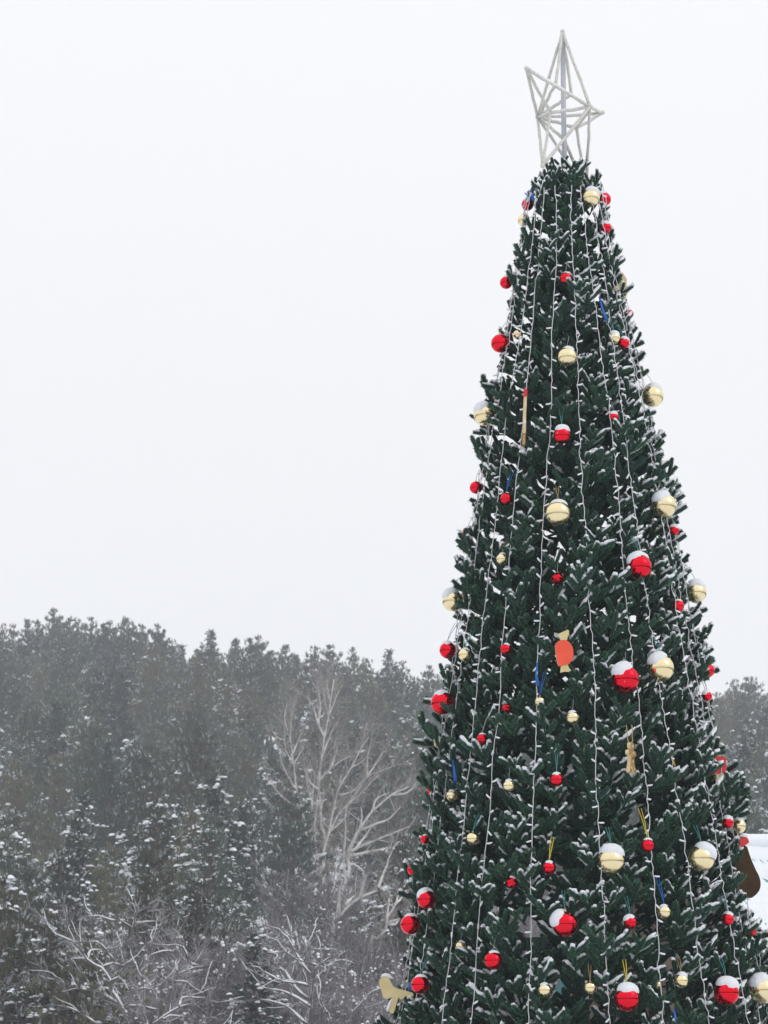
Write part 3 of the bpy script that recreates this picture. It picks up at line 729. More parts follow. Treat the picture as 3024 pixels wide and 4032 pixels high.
# ---- balls first (positions on the cone), so that branches can leave them room
BALLS = [  # picture x, y, radius px, colour, snow amount, cord colour, label
 (2326, 778, 35, 'g', 2, 'grey', 'gold ball with snow cap just below the treetop, in front of a red one'),
 (2378, 785, 28, 'r', 2, 'grey', 'red ball half behind the gold ball right under the treetop'),
 (2062, 867, 24, 'g', 1, 'blue', 'small gold ball highest on the left edge of the tree'),
 (2077, 806, 16, 'r', 1, 'blue', 'tiny red ball peeking out above the highest gold ball on the left edge'),
 (2385, 896, 22, 'r', 2, 'grey', 'small red ball half buried in snow at the upper right edge'),
 (1993, 1113, 25, 'r', 1, 'grey', 'small red ball hanging free in the air off the upper left edge'),
 (2228, 1096, 24, 'r', 1, 'grey', 'highest red ball on the middle of the tree, partly behind a sprig'),
 (1970, 1352, 37, 'r', 0, 'grey', 'big dark red ball without snow standing clear of the upper left edge'),
 (2234, 1405, 38, 'g', 1, 'grey', 'highest gold ball on the middle of the tree'),
 (2419, 1330, 23, 'g', 2, 'teal', 'small gold ball beside a red one near the upper right edge'),
 (2456, 1351, 22, 'r', 2, 'teal', 'small red ball touching the small gold ball near the upper right edge'),
 (2477, 1236, 18, 'r', 1, 'grey', 'small red ball by a light string at the right edge above a gold red pair'),
 (2570, 1560, 43, 'g', 2, 'grey', 'large gold ball with tall snow cap sticking out of the upper right edge'),
 (1908, 1634, 43, 'g', 2, 'grey', 'large gold ball with tall snow cap on the left edge beside the match shaped cut-out'),
 (2213, 1714, 34, 'r', 2, 'teal', 'red ball with tilted snow cap in the middle, right of the match shaped cut-out'),
 (2415, 1642, 19, 'r', 2, 'grey', 'small red ball with snow just below left of the large upper right gold ball'),
 (1874, 1920, 25, 'r', 0, 'grey', 'small snowless red ball above a sprig at the left edge at mid height'),
 (1994, 1964, 24, 'r', 0, 'blue', 'small red ball left of the big middle gold ball, beside a light string'),
 (2197, 2022, 50, 'g', 1, 'tan', 'large gold ball at the centre of the tree hung on a tan cord'),
 (2615, 1991, 48, 'g', 2, 'grey', 'large snow capped gold ball at the right edge level with the central gold ball'),
 (1840, 2103, 22, 'r', 1, 'grey', 'small red ball half hidden at the left edge above the long gold ball'),
 (1977, 2201, 23, 'g', 1, 'tan', 'small gold ball on a tan cord left of the centre'),
 (2654, 2088, 20, 'r', 2, 'grey', 'small red ball under a snowy sprig below the large right gold ball'),
 (2518, 2232, 49, 'r', 2, 'teal', 'large red ball with snow cap right of centre at mid height'),
 (2195, 2278, 16, 'r', 0, 'white', 'tiny red ball on a long white cord under the central gold ball'),
 (1783, 2366, 42, 'g', 2, 'grey', 'large gold ball bulging from the left edge at mid height'),
 (2740, 2333, 42, 'g', 2, 'grey', 'large gold ball almost hidden by snowy sprigs at the right edge'),
 (2670, 2386, 24, 'r', 1, 'white', 'small red ball just left below the hidden gold ball at the right edge'),
 (1763, 2560, 33, 'r', 1, 'teal', 'medium red ball at the left edge beside a small gold one'),
 (1830, 2578, 25, 'g', 1, 'teal', 'small gold ball right beside the medium red ball near the left edge'),
 (1992, 2556, 22, 'r', 1, 'grey', 'small red ball midway between the left edge and the candy cut-out'),
 (2602, 2631, 52, 'g', 2, 'teal', 'large gold ball with heavy snow hat, upper right neighbour of a large red ball'),
 (2463, 2674, 55, 'r', 2, 'grey', 'largest red ball, right of the candy cut-out, with a wide snow cap'),
 (2786, 2640, 28, 'r', 2, 'teal', 'red ball at the right edge in front of the sky just above the ridge line'),
 (2784, 2741, 20, 'r', 2, 'grey', 'small red ball at the right edge in front of the distant ridge trees'),
 (1742, 2768, 46, 'r', 1, 'grey', 'largest red ball on the left edge, with light string crossing it'),
 (2126, 2764, 22, 'g', 0, 'blue', 'small gold ball at the lower end of a blue cord below the candy cut-out'),
 (2255, 2827, 27, 'g', 1, 'grey', 'gold ball tucked behind snowy sprigs right below the candy cut-out'),
 (1898, 2909, 21, 'r', 1, 'white', 'small red ball inward of the largest left edge red ball, slightly lower'),
 (1728, 2925, 20, 'g', 2, 'grey', 'small gold ball on the left edge below the largest red ball there'),
 (2192, 3070, 27, 'r', 1, 'teal', 'small red ball hung on a long teal cord in the middle of the lower tree'),
 (2661, 3052, 25, 'r', 2, 'yellow', 'small red ball hung on a yellow cord right of the ginger man cut-out'),
 (2005, 3094, 24, 'g', 1, 'grey', 'small gold ball between two light strings left of the teal corded red ball'),
 (1780, 3133, 15, 'g', 1, 'blue', 'gold ball almost covered by snowy sprigs near the left edge'),
 (1697, 3119, 13, 'r', 1, 'grey', 'speck of a red ball behind light strings on the lower left edge'),
 (1862, 3303, 26, 'g', 0, 'teal', 'small snowless gold ball on a thin teal cord in the lower left part'),
 (1673, 3305, 18, 'r', 1, 'grey', 'small red ball peeking through sprigs at the lower left edge'),
 (2163, 3417, 26, 'r', 1, 'yellow', 'small red ball on a single yellow cord in the lower middle'),
 (2015, 3475, 24, 'r', 1, 'grey', 'small red ball left of and below the yellow corded one in the lower middle'),
 (1680, 3542, 37, 'r', 2, 'grey', 'red ball with peaked snow cap near the lower left edge, upper of two'),
 (1616, 3640, 39, 'r', 1, 'grey', 'red ball standing out of the lower left edge, lower of two'),
 (2225, 3639, 50, 'r', 2, 'teal', 'large red ball with snow draped down its left side in the lower middle'),
 (1942, 3782, 36, 'r', 1, 'grey', 'medium red ball with small snow cap in the lower left quarter'),
 (1815, 3728, 15, 'g', 1, 'grey', 'gold ball mostly under a snowy branch left of the medium red ball'),
 (1655, 3877, 36, 'r', 1, 'teal', 'red ball beside the bow cut-out at the bottom left'),
 (2145, 3899, 27, 'g', 1, 'teal', 'small gold ball on a double teal cord near the bottom middle'),
 (2407, 3390, 53, 'g', 2, 'teal', 'large gold ball with snow cap left of the similar one in the lower right'),
 (2762, 3380, 52, 'g', 2, 'teal', 'large gold ball with snow draped over its right side in the lower right'),
 (2549, 3329, 27, 'r', 1, 'yellow', 'small red ball on a long yellow cord between the two large lower gold balls'),
 (2865, 3239, 23, 'r', 2, 'grey', 'small red ball left of a gold one at the lower right edge'),
 (2908, 3253, 29, 'g', 1, 'grey', 'gold ball hanging clear of the right edge above the stocking cut-out'),
 (2615, 3591, 27, 'g', 1, 'blue', 'small gold ball on a bright blue cord in the lower right'),
 (2482, 3632, 26, 'r', 2, 'teal', 'small red ball with snow on its left shoulder beside a light string, lower right'),
 (2865, 3620, 25, 'r', 2, 'teal', 'red ball with snow hat on a teal cord below the right large gold ball'),
 (2960, 3667, 18, 'r', 1, 'grey', 'small red ball in front of the snowy roof at the right edge'),
 (2324, 3889, 25, 'g', 0, 'tan', 'small snowless gold ball on a tan cord near the bottom'),
 (2469, 3933, 50, 'r', 2, 'yellow', 'large snow capped red ball at the bottom with a yellow cord'),
 (2682, 3862, 28, 'g', 2, 'tan', 'small gold ball between the two large bottom red balls'),
 (2860, 3909, 50, 'r', 2, 'teal', 'large red ball with snow at the bottom right'),
 (3002, 3899, 53, 'g', 2, 'grey', 'large gold ball cut by the right edge of the view at the bottom'),
 (2591, 3878, 10, 'g', 0, 'grey', 'glint of a gold ball deep among branches near the bottom'),
 (1995, 2790, 13, 'r', 0, 'grey', 'sliver of a red ball deep in the branches right of the largest left edge ball'),
 (1628, 3425, 16, 'r', 1, 'grey', 'red ball under a snowy sprig on the far lower left edge'),
 (2040, 1318, 13, 'g', 0, 'grey', 'sliver of a gold ball inside the branches right of the dark red ball'),
]
def on_cone(px, py, off=0.0, hidden=False):
    d = ray(px, py); best = None; prev = None
    for Yq in np.linspace(YT - 3.2, YT + .25, 700):
        p = EYE + d * (Yq / d[1]); q = axis(p[2]); rr = math.hypot(p[0] - q[0], p[1] - q[1])
        g_ = rr - (Rz(p[2]) + off)
        if g_ <= 0: return p
        if best is None or rr < best[0]: best = (rr, p)
    return best[1]
ball_list = []
for (px, py, rp, col, sn, cord, lab) in BALLS:
    off = .02 if rp > 30 else -.02
    if rp < 18: off = -.12
    p = on_cone(px, py, off)
    dist = np.linalg.norm(p - EYE); r = rp * dist / F_PX / 1.0
    if rp < 18: r *= 1.5
    ball_list.append((p, r, col, sn, cord, lab, rp))
FLAT_SPOTS = [(on_cone(2223, 2545, .03), .085), (on_cone(2065, 1590, .03), .12), (on_cone(2063, 1690, .03), .12), (on_cone(2484, 2985, .03), .10),
              (on_cone(1530, 3900, .05), .17), (on_cone(2835, 2975, .02), .04), (on_cone(2990, 3440, .05), .13)]

# ---- branches
placed = []; k = 0
GA = 2.399963
zs_n = 2560
# cumulative area so that density is even
zz = np.linspace(.9, ZTOP + .02, 400); rr_ = np.array([Rz(z) for z in zz]) + .10 + np.where(zz > ZTOP - 1.3, .10, 0) + np.where(zz > ZTOP - .35, .15, 0); cum = np.cumsum(rr_); cum /= cum[-1]
bp = np.array([b[0] for b in ball_list]); br_ = np.array([b[1] for b in ball_list])
fp = np.array([b[0] for b in FLAT_SPOTS]); fr_ = np.array([b[1] for b in FLAT_SPOTS])
for n in range(zs_n):
    z = float(np.interp((n + .5) / zs_n, cum, zz)); az = n * GA + rnd.uniform(-.15, .15)
    out_ = np.array([math.cos(az), math.sin(az), 0]); c = axis(z); R = Rz(z)
    layer = 0 if n % 3 else 1                                   # every third sits deeper and fills the inside
    lobe = .045 * math.sin(3 * az + z * 2.1) + .06 * math.sin(z * 4.3 + az) + rnd.uniform(-.10, .09)
    amp = np.interp(R, [.2, .6, 1.2], [.35, .8, 1.0])
    tipR = R + lobe * amp - ((.20 if n % 2 else .40) * amp if layer else 0)
    right = out_[0]
    front = -out_[1]
    snow_p = .30 + .42 * max(right, -.4) + (.10 if z < 5.5 else 0.0)
    if z > 9.2: snow_p += .15
    m = 2 if rnd.random() < snow_p else (1 if rnd.random() < .62 else 0)
    if layer: m = max(0, m - 1)
    ok = False
    for tries in range(6):
        e = rnd.choices(range(5), [.18, .32, .28, .16, .06])[0] if z < 9.8 else rnd.choices(range(5), [.0, .1, .3, .3, .3])[0]
        if z > ZTOP - .25: e = rnd.choice([3, 4])
        v = rnd.randrange(NV); sc = np.interp(R, [.2, .6, 1.0], [.50, .64, .72]) * rnd.uniform(.82, 1.15) * (1.32 if layer else 1.0)
        key = (e, v, m); tips = BR[key][2] * sc
        reach = tips[0][0]
        az2 = az + rnd.uniform(-.12, .12)
        M = np.array([[math.cos(az2), -math.sin(az2), 0], [math.sin(az2), math.cos(az2), 0], [0, 0, 1]])
        base = c + M @ np.array([max(.02, tipR - reach), 0, 0]) - np.array([0, 0, tips[0][2]])
        W = tips @ M.T + base
        dd = W[:, None, :] - bp[None]; dist = np.linalg.norm(dd, axis=2)
        bad = (dist < br_[None] + .035).any()
        if not bad:      # in front of a ball, along its outward direction
            for bi in np.where(dist.min(0) < br_ + .35)[0]:
                o_ = bp[bi] - axis(bp[bi][2]); o_[2] = 0; o_ = nrm(o_)
                q = W - bp[bi]; al = q @ o_; pe = np.linalg.norm(q - al[:, None] * o_, axis=1)
                if ((al > 0) & (pe < br_[bi] * .85)).any() and ball_list[bi][6] >= 18: bad = rnd.random() < .9
                if bad: break
        if not bad:
            for bi in range(len(fp)):
                o_ = fp[bi] - axis(fp[bi][2]); o_[2] = 0; o_ = nrm(o_)
                q = W - fp[bi]; al = q @ o_; pe = np.linalg.norm(q - al[:, None] * o_, axis=1)
                if ((al > -.03) & (al < .5) & (pe < fr_[bi])).any(): bad = True; break
        if not bad: ok = True; break
    if not ok: continue
    placed.append((key, base, az2, sc, layer, front, z))
# the nearest, outermost ones in view are parts of their own; the rest is joined
vis_z0 = at(2290, 4032, YT)[2] - .5
score = []
for i_, b in enumerate(placed):
    s = b[5] + (0 if b[4] == 0 else -.8) + (0 if b[6] > vis_z0 else -5) + b[3] * .3; score.append((-s, i_))
score.sort(); own = set(i_ for _, i_ in score[:300])
rest_g = [[], [], []]; rest_s = [[], []]; ng = ns = 0
for i_, (key, base, az2, sc, layer, front, z) in enumerate(placed):
    if i_ in own:
        gm, sm = bmesh_of(key); o = ob('branch', gm, tree); o.location = base - TO; o.rotation_euler = (0, 0, az2); o.scale = (sc,) * 3
        if sm: ob('snow', sm, o)['kind'] = 'stuff'
    else:
        ga, sa, _ = BR[key]; cs, sn_ = math.cos(az2), math.sin(az2); M = np.array([[cs, -sn_, 0], [sn_, cs, 0], [0, 0, 1]]) * sc
        V, F, Mi = ga
        if front < -.25 or layer:    # seen only through gaps: every second needle, wider
            nd = Mi != 1; keepf = ~nd | (np.arange(len(F)) % 5 < (1 if front < -.25 else (3 if not layer else 2))); F = F[keepf]; Mi = Mi[keepf]
        rest_g[0].append(V @ M.T + base - TO); rest_g[1].append(F + ng); rest_g[2].append(Mi); ng += len(V)
        if sa and front > -.3: rest_s[0].append(sa[0] @ M.T + base - TO); rest_s[1].append(sa[1] + ns); ns += len(sa[0])
o = ob('inner_branches', mk_mesh('inner_branches', np.concatenate(rest_g[0]), np.concatenate(rest_g[1]), np.concatenate(rest_g[2]), [M_needle, M_core, M_dust]), tree); o['kind'] = 'stuff'
o2 = ob('snow', mk_mesh('inner_snow', np.concatenate(rest_s[0]), np.concatenate(rest_s[1]), None, M_snow, True), o); o2['kind'] = 'stuff'
print('branches', len(placed), 'own', len(own), 'rest verts', ng, 'trees', ntree)

# ---- balls
V, F = sphere(36, 24); gl = {'r': mk_mesh('globe', V, F, None, M_red, True), 'g': mk_mesh('globe', V, F, None, M_gold, True)}
a = Acc(); a.add(*tube(np.array([[0, 0, .96], [0, 0, 1.13]]), [.16, .14], 10)); th = np.linspace(0, 2 * math.pi, 11)
a.add(*tube(np.stack([.07 * np.cos(th), 0 * th, 1.18 + .07 * np.sin(th)], 1), .018, 5, caps=False)); capme = a.mesh('cap', M_capm, True)
def snowcap(seed, big, lean):
    r_ = np.random.default_rng(seed); nu, nv = 28, 9
    ph = np.linspace(0, 2 * math.pi, nu, endpoint=False)
    k1, k2, k3 = r_.uniform(0, 6.28, 3)
    tm = (.98 if big else .70) * (1 + .20 * np.sin(ph + k1) + .13 * np.sin(2 * ph + k2) + .09 * np.sin(5 * ph + k3) + r_.normal(0, .05, nu))
    V = [[0, 0, 1.0 + (.30 if big else .15)]]
    for i in range(1, nv + 1):
        f = i / nv
        for j in range(nu):
            t = tm[j] * f; h = (.30 if big else .15) * (1 - f ** 3.2) + .012 * r_.normal() * (1 if i < nv else 0); rr = 1.0 + h if i < nv else .99
            V.append([rr * math.sin(t) * math.cos(ph[j]), rr * math.sin(t) * math.sin(ph[j]), rr * math.cos(t)])
    F = [[0, 1 + j, 1 + (j + 1) % nu] for j in range(nu)]
    for i in range(nv - 1):
        for j in range(nu):
            a_ = 1 + i * nu + j; b_ = 1 + i * nu + (j + 1) % nu; F += [[a_, a_ + nu, b_ + nu], [a_, b_ + nu, b_]]
    V = np.array(V); c, s = math.cos(lean), math.sin(lean)
    V = V @ np.array([[c, 0, -s], [0, 1, 0], [s, 0, c]])
    return mk_mesh('snow', V, np.array(F), None, M_snow, True)
caps = {1: [snowcap(70 + k, False, [-.15, .1, .25][k]) for k in range(3)], 2: [snowcap(80 + k, True, [-.2, .1, .28, 0.0][k]) for k in range(4)]}
LEAN = {}
for bi, (p, r, col, sn, cord, lab, rp) in enumerate(ball_list):
    t = thing('christmas_ball', lab, 'ball', p, 0, 'red balls on the tree' if col == 'r' else 'gold balls on the tree'); t.scale = (r,) * 3
    ob('globe', gl[col], t); ob('cap', capme, t)
    if sn: 
        so = ob('snow', rnd.choice(caps[sn]), t); so.rotation_euler = (0, 0, rnd.uniform(-.5, .5))
        if 'left side' in lab or 'left shoulder' in lab: so.rotation_euler = (0, -.5, 0)
        if 'right side' in lab: so.rotation_euler = (0, .45, 0)
    Lc = {'yellow': .20, 'teal': .16, 'blue': .22, 'white': .22, 'tan': .13, 'grey': .10}[cord]
    inw = axis(p[2]) - p; inw[2] = 0; inw = nrm(inw)
    if 'long teal' in lab: Lc = .26
    if 'long yellow' in lab: Lc = .26
    a = Acc(); wv = rnd.uniform(-.02, .02); double = cord in ('yellow', 'teal', 'tan', 'blue')
    for q in ((-1, 1) if double else (0,)):
        P = np.array([np.array([0, 0, r * 1.2]), np.array([q * .008 + wv * .5, 0, r * 1.2 + Lc * .5]) + inw * Lc * .2, np.array([q * .013 + wv, 0, r * 1.2 + Lc]) + inw * Lc * .5]) / r
        a.add(*tube(P, (.0035 if cord in ('yellow', 'blue') else .0024) / r, 5))
    ob('cord', a.mesh('cord', CORD[cord], True), t)

# ---- light strings
a = Acc(); P = np.array([[0, 0, 0], [.012, 0, -.001], [.03, 0, -.004], [.048, 0, -.004], [.055, 0, -.002]])
a.add(*tube(P, [.004, .0075, .009, .008, .003], 6)); bulbme = a.mesh('bulb', M_bulb, True)
STR = [(-84, 'light string on the outermost left edge of the tree'), (-77, 'light string second in from the left edge, often hanging clear of the branches'), (-65.5, 'light string running down just inside the left edge past the largest left red ball'),
       (-47.5, 'light string passing close left of the match shaped cut-out'), (-34.5, 'light string directly beside the match shaped cut-out'),
       (-17, 'light string left of the central gold ball'), (4, 'light string straight down the middle just right of the candy cut-out'),
       (18, 'light string that passes the left side of the largest red ball'), (34, 'light string between the large red and gold balls right of the centre'),
       (49, 'light string right of the large snow hatted gold ball'), (63, 'light string running down just inside the right edge'), (74, 'light string second from the right edge'), (84, 'light string on the outermost right edge of the tree'),
       (-100, 'light string on the far side showing behind the left edge'), (101, 'light string on the far side showing behind the right edge')]
for si, (deg, lab) in enumerate(STR):
    A = math.radians(deg); out_ = np.array([math.sin(A), -math.cos(A), 0]); tan = np.array([math.cos(A), math.sin(A), 0])
    z1 = ZTOP - .35; z0 = 1.2; n = 190; zz_ = np.linspace(z1, z0, n)
    j1 = np.cumsum(rng.normal(0, .0035, n)); j1 -= np.linspace(0, j1[-1], n); j2 = rng.normal(0, .003, n)
    prof = np.array([Rz(z) for z in zz_]); kk = np.ones(31) / 31; pad = np.pad(prof, 15, 'edge'); prof = np.convolve(pad, kk, 'valid')
    drift = np.linspace(0, rng.normal(0, .03), n)
    P = np.array([axis(z) + out_ * (pr * (1.0 if abs(deg) < 60 else .955) - .004 + j2[i_] * 2) + tan * (j1[i_] + j2[i_] + drift[i_] * pr) for i_, (z, pr) in enumerate(zip(zz_, prof))])
    t = thing('light_string', lab, 'light string', P[0], 0, 'white light strings hanging down the tree'); a = Acc(); a.add(*tube(P - P[0], .0037, 5)); ob('wire', a.mesh('wire', M_wire, True), t)
    s = rng.uniform(0, .1); z = z1 - s; c_ = 0
    while z > (vis_z0 if abs(deg) < 95 else vis_z0 + 1) and c_ < 90:
        q = np.array([np.interp(-z, -zz_, P[:, k_]) for k_ in range(3)])
        b = ob('bulb', bulbme, t); b.location = q - P[0]; sgn = rng.choice([-1, 1]); yw = A + (0 if sgn > 0 else math.pi) + rng.normal(0, .5)
        b.rotation_euler = (0, rng.normal(0, .45), yw); z -= rng.uniform(.11, .17); c_ += 1

# ---- star of wrapped rods
SC = at(1950 + 745 / 2.765, 60 + 1052 / 2.765, YT)
dl = nrm(np.array([.52, .85, 0])); nn_ = np.array([dl[1], -dl[0], 0])
r_s = .700; ri = .27
tipsS = [SC + dl * (r_s * math.sin(2 * math.pi * k / 5)) + np.array([0, 0, r_s * math.cos(2 * math.pi * k / 5)]) for k in range(5)]
for k_, (lx, lz) in enumerate([(0, .800), (.80, .235), (.43, -.655), (-.43, -.655), (-.72, .205)]): tipsS[k_] = SC + dl * lx + np.array([0, 0, lz])
inS = [SC + dl * (ri * math.sin(2 * math.pi * (k + .5) / 5)) + np.array([0, 0, ri * math.cos(2 * math.pi * (k + .5) / 5)]) for k in range(5)]
FH, BH = SC + nn_ * .28, SC - nn_ * .28
star = thing('star_topper', 'wire frame star of white wrapped rods on a grey pole at the treetop', 'star', axis(ZTOP - .2)); SO = axis(ZTOP - .2)
edges = []
for k in range(5):
    edges += [(tipsS[k], inS[k]), (tipsS[k], inS[(k - 1) % 5]), (FH, tipsS[k]), (BH, tipsS[k]), (FH, inS[k]), (BH, inS[k])]
for (p, q) in edges:
    n = 9; L = np.linalg.norm(q - p); P = p + (q - p) * np.linspace(0, 1, n)[:, None]; P[1:-1] += rng.normal(0, .0022, (n - 2, 3)); P[:, 2] -= .012 * np.sin(np.linspace(0, math.pi, n)) * rng.uniform(.0, 1) * (abs(nrm(q - p)[2]) < .6)
    a = Acc(); a.add(*tube(P - SO, .0152 * rng.uniform(.9, 1.1, n), 7)); ro = ob('rod', a.mesh('rod', M_rod, True), star)
    if abs(nrm(q - p)[2]) < .75:
        a = Acc(); a.add(*tube(P[1:-1] - SO + [0, 0, .010], .0115 * rng.uniform(.7, 1.2, n - 2), 6)); ob('snow', a.mesh('snow', M_snow, True), ro)
    for _ in range(3):     # tie knots on the wrapping
        f = rng.uniform(.1, .9); c = p + (q - p) * f; V, F = sphere(6, 4, .017); a = Acc()
for c in tipsS + inS + [FH, BH]:
    V, F = sphere(10, 7, .023); a = Acc(); a.add(V + c - SO, F); ob('joint', a.mesh('joint', M_rod, True), star)
pt_ = tipsS[0] - [0, 0, .04]
a = Acc(); a.add(*tube(np.array([axis(ZTOP - .6) - SO, SC - SO + [0, 0, -.2], pt_ - SO]), .024, 12)); ob('pole', a.mesh('pole', M_pole, True), star)

# ---- flat cut-outs
def cutout(name, label, cat, px, py, off, yaw, shapes, group=None, tilt=0.0, p=None):
    """shapes: (part name, outline in metres, thickness, face material, edge material, y offset)"""
    c = on_cone(px, py, off) if p is None else p
    t = thing(name, label, cat, c, yaw, group); t.rotation_euler = (0, tilt, yaw)
    for (pn, pts, th, mf, me_, yo) in shapes:
        V, F, Fe = prism(pts, th); V[:, 1] += yo
        ob(pn, mk_mesh(pn, V, np.concatenate([F, Fe]), np.concatenate([np.zeros(len(F), int), np.ones(len(Fe), int)]), [mf, me_]), t)
    return t
PXM = 27.0 / F_PX * 1.01       # metres per photo pixel at the tree
def smooth(pts, it=2):
    P = np.array(pts, float)
    for _ in range(it):
        Q = np.roll(P, -1, 0); P = np.stack([P * .75 + Q * .25, P * .25 + Q * .75], 1).reshape(-1, 2)
    return P.tolist()
def cr(pts, cx, cy, s):      # crop coordinates to metres round a centre
    return [((x - cx) / s * PXM, (cy - y) / s * PXM) for x, y in pts]
S8 = 8.295
body = smooth(cr([(730, 600), (930, 590), (1080, 740), (1130, 900), (1135, 1180), (1010, 1330), (930, 1390), (700, 1440), (630, 1410), (600, 1240), (560, 1000), (550, 760), (620, 650)], 850, 950, S8), 2)
top = cr([(735, 605), (650, 420), (680, 380), (760, 350), (960, 250), (1010, 310), (930, 590)], 850, 950, S8)
bot = cr([(735, 1390), (940, 1360), (1000, 1500), (1060, 1560), (960, 1610), (850, 1600), (705, 1640)], 850, 950, S8)
cutout('candy_cutout', 'orange wooden candy cut-out with pale yellow wrapper ends hanging on the middle of the tree', 'ornament', 2120 + 850 / S8, 2450 + 950 / S8, .05, 0.12,
       [('candy_body', body, .016, M_orange, M_plye, -.002), ('wrapper_end', top, .012, M_ply, M_plye, 0), ('wrapper_end', bot, .012, M_ply, M_plye, 0)])
# match shaped one: a plywood stocking seen edge on
S7 = 7.9
def edge_strip(t, name, P, w_, m, th):
    a = Acc()
    for q in range(len(P) - 1):
        V, F = box(0, 0, 0, 1, 1, 1); x0, z0_ = P[q]; x1, z1_ = P[q + 1]
        V = V + .5; W = np.array([[x0 + (x1 - x0) * v[2] + (v[0] - .5) * w_, (v[1] - .5) * th, z0_ + (z1_ - z0_) * v[2]] for v in V]); a.add(W, F)
    return ob(name, a.mesh(name, m), t)
t = thing('stocking_cutout', 'pale wooden stocking cut-out with red cuff seen edge on like a big match', 'ornament', on_cone(2066, 1645, .06), 0.0)
stick = cr([(700, 535), (690, 800), (670, 1100), (665, 1400), (655, 1700)], 680, 1150, S7); edge_strip(t, 'stocking_body', stick, .013 * 1.9, M_plye, .16)
foot = cr([(655, 1702), (645, 1900), (635, 2040)], 680, 1150, S7); edge_strip(t, 'stocking_toe', foot, .024, M_ginger, .12)
cuff = cr([(708, 275), (705, 400), (700, 533)], 680, 1150, S7); edge_strip(t, 'stocking_cuff', cuff, .028, M_redp, .17)
sn_ = cr([(708, 268), (706, 282)], 680, 1150, S7); V, F = sphere(10, 6, 1.0); a = Acc(); a.add(V * [.015, .08, .012] + [sn_[0][0], 0, sn_[0][1]], F); ob('snow', a.mesh('snow', M_snow, True), t)
V, F = sphere(10, 6, 1.0); a = Acc(); q = cr([(668, 1350)], 680, 1150, S7)[0]; a.add(V * [.014, .07, .026] + [q[0], -.03, q[1]], F); ob('snow', a.mesh('snow', M_snow, True), t)
# ginger man turned nearly edge on, on a long twine
S10 = 10.056
gm_ = []
for z, w_ in [(.135, .0), (.13, .035), (.11, .05), (.085, .045), (.07, .03), (.062, .085), (.045, .10), (.025, .095), (.015, .05), (-.02, .048), (-.05, .055), (-.09, .075), (-.125, .08), (-.135, .05), (-.12, .02), (-.07, .005)]: gm_.append((w_, z))
outl = gm_ + [(-a_, b_) for a_, b_ in reversed(gm_[1:-1])]
gt = cutout('gingerbread_cutout', 'brown scalloped gingerbread man cut-out turned nearly edge on, hung from a loop of twine', 'ornament', 2484, 2985, .07, math.radians(66),
       [('figure', outl, .030, M_ginger, M_plye, 0)])
tw_ = on_cone(2484, 2985, .07)
a = Acc()
for sx in (-1, 1):
    pts = [(800 - 0 + sx * 5, 800), (830 + sx * 95, 700), (830 + sx * 85 - 20, 500), (830 + sx * 105, 320), (800 + sx * 100, 60)]
    P = np.array([[x_, 0, z_] for x_, z_ in cr(pts, 830, 1360, S10)]); P[:, 1] += np.linspace(0, .06, 5)
    u = np.linspace(0, 4, 17); Q = np.stack([np.interp(u, range(5), P[:, k_]) for k_ in range(3)], 1); Q[1:-1] = (Q[:-2] + Q[1:-1] * 2 + Q[2:]) / 4; c_, s_ = math.cos(-math.radians(66)), math.sin(-math.radians(66))
    Q = Q @ np.array([[c_, s_, 0], [-s_, c_, 0], [0, 0, 1]]); a.add(*tube(Q, .0042, 5))
ob('twine', a.mesh('twine', CORD['tan'], True), gt)
for k_, (w_, z) in enumerate([(0, .1), (.02, .04), (0, 0), (0, -.03), (.045, -.09), (-.045, -.09)]):
    V, F = sphere(8, 5, .011); a = Acc(); a.add(V * [1, .6, 1.2] + [w_, -.017, z], F); ob('icing_dot', a.mesh('icing_dot', M_plye if k_ != 2 else M_redp, True), gt)
# bow at bottom left
S6 = 6.9125
bow = smooth(cr([(230, 560), (280, 490), (380, 455), (500, 480), (540, 600), (640, 760), (900, 820), (1060, 870), (1150, 900), (1170, 960), (1140, 1000), (960, 960), (870, 1060), (830, 1080), (780, 1000), (740, 1060),
     (700, 1200), (640, 1400), (600, 1440), (500, 1400), (520, 1200), (600, 1030), (580, 1000), (500, 1040), (420, 1050), (340, 1010), (310, 900), (270, 780), (225, 650)], 600, 800, S6), 1)
bt = cutout('bow_cutout', 'pale yellow wooden bow cut-out topped with snow at the bottom left of the tree', 'ornament', 1460 + 600 / S6, 3780 + 800 / S6, .05, -.25, [('bow', bow, .014, M_ply, M_plye, 0)])
a = Acc(); P = np.array([[x_, 0, z_ + .008] for x_, z_ in cr([(270, 490), (330, 455), (400, 440), (470, 450), (540, 500), (620, 540)], 600, 800, S6)]); a.add(*tube(P, [.004, .014, .018, .015, .012, .004], 7)); ob('snow', a.mesh('snow', M_snow, True), bt)
a = Acc(); P = np.array([[x_, -.002, z_] for x_, z_ in cr([(590, 1030), (540, 1120), (500, 1230), (470, 1320), (450, 1380)], 600, 800, S6)]); a.add(*tube(P, [.005, .012, .014, .015, .006], 7)); ob('snow', a.mesh('snow', M_snow, True), bt)
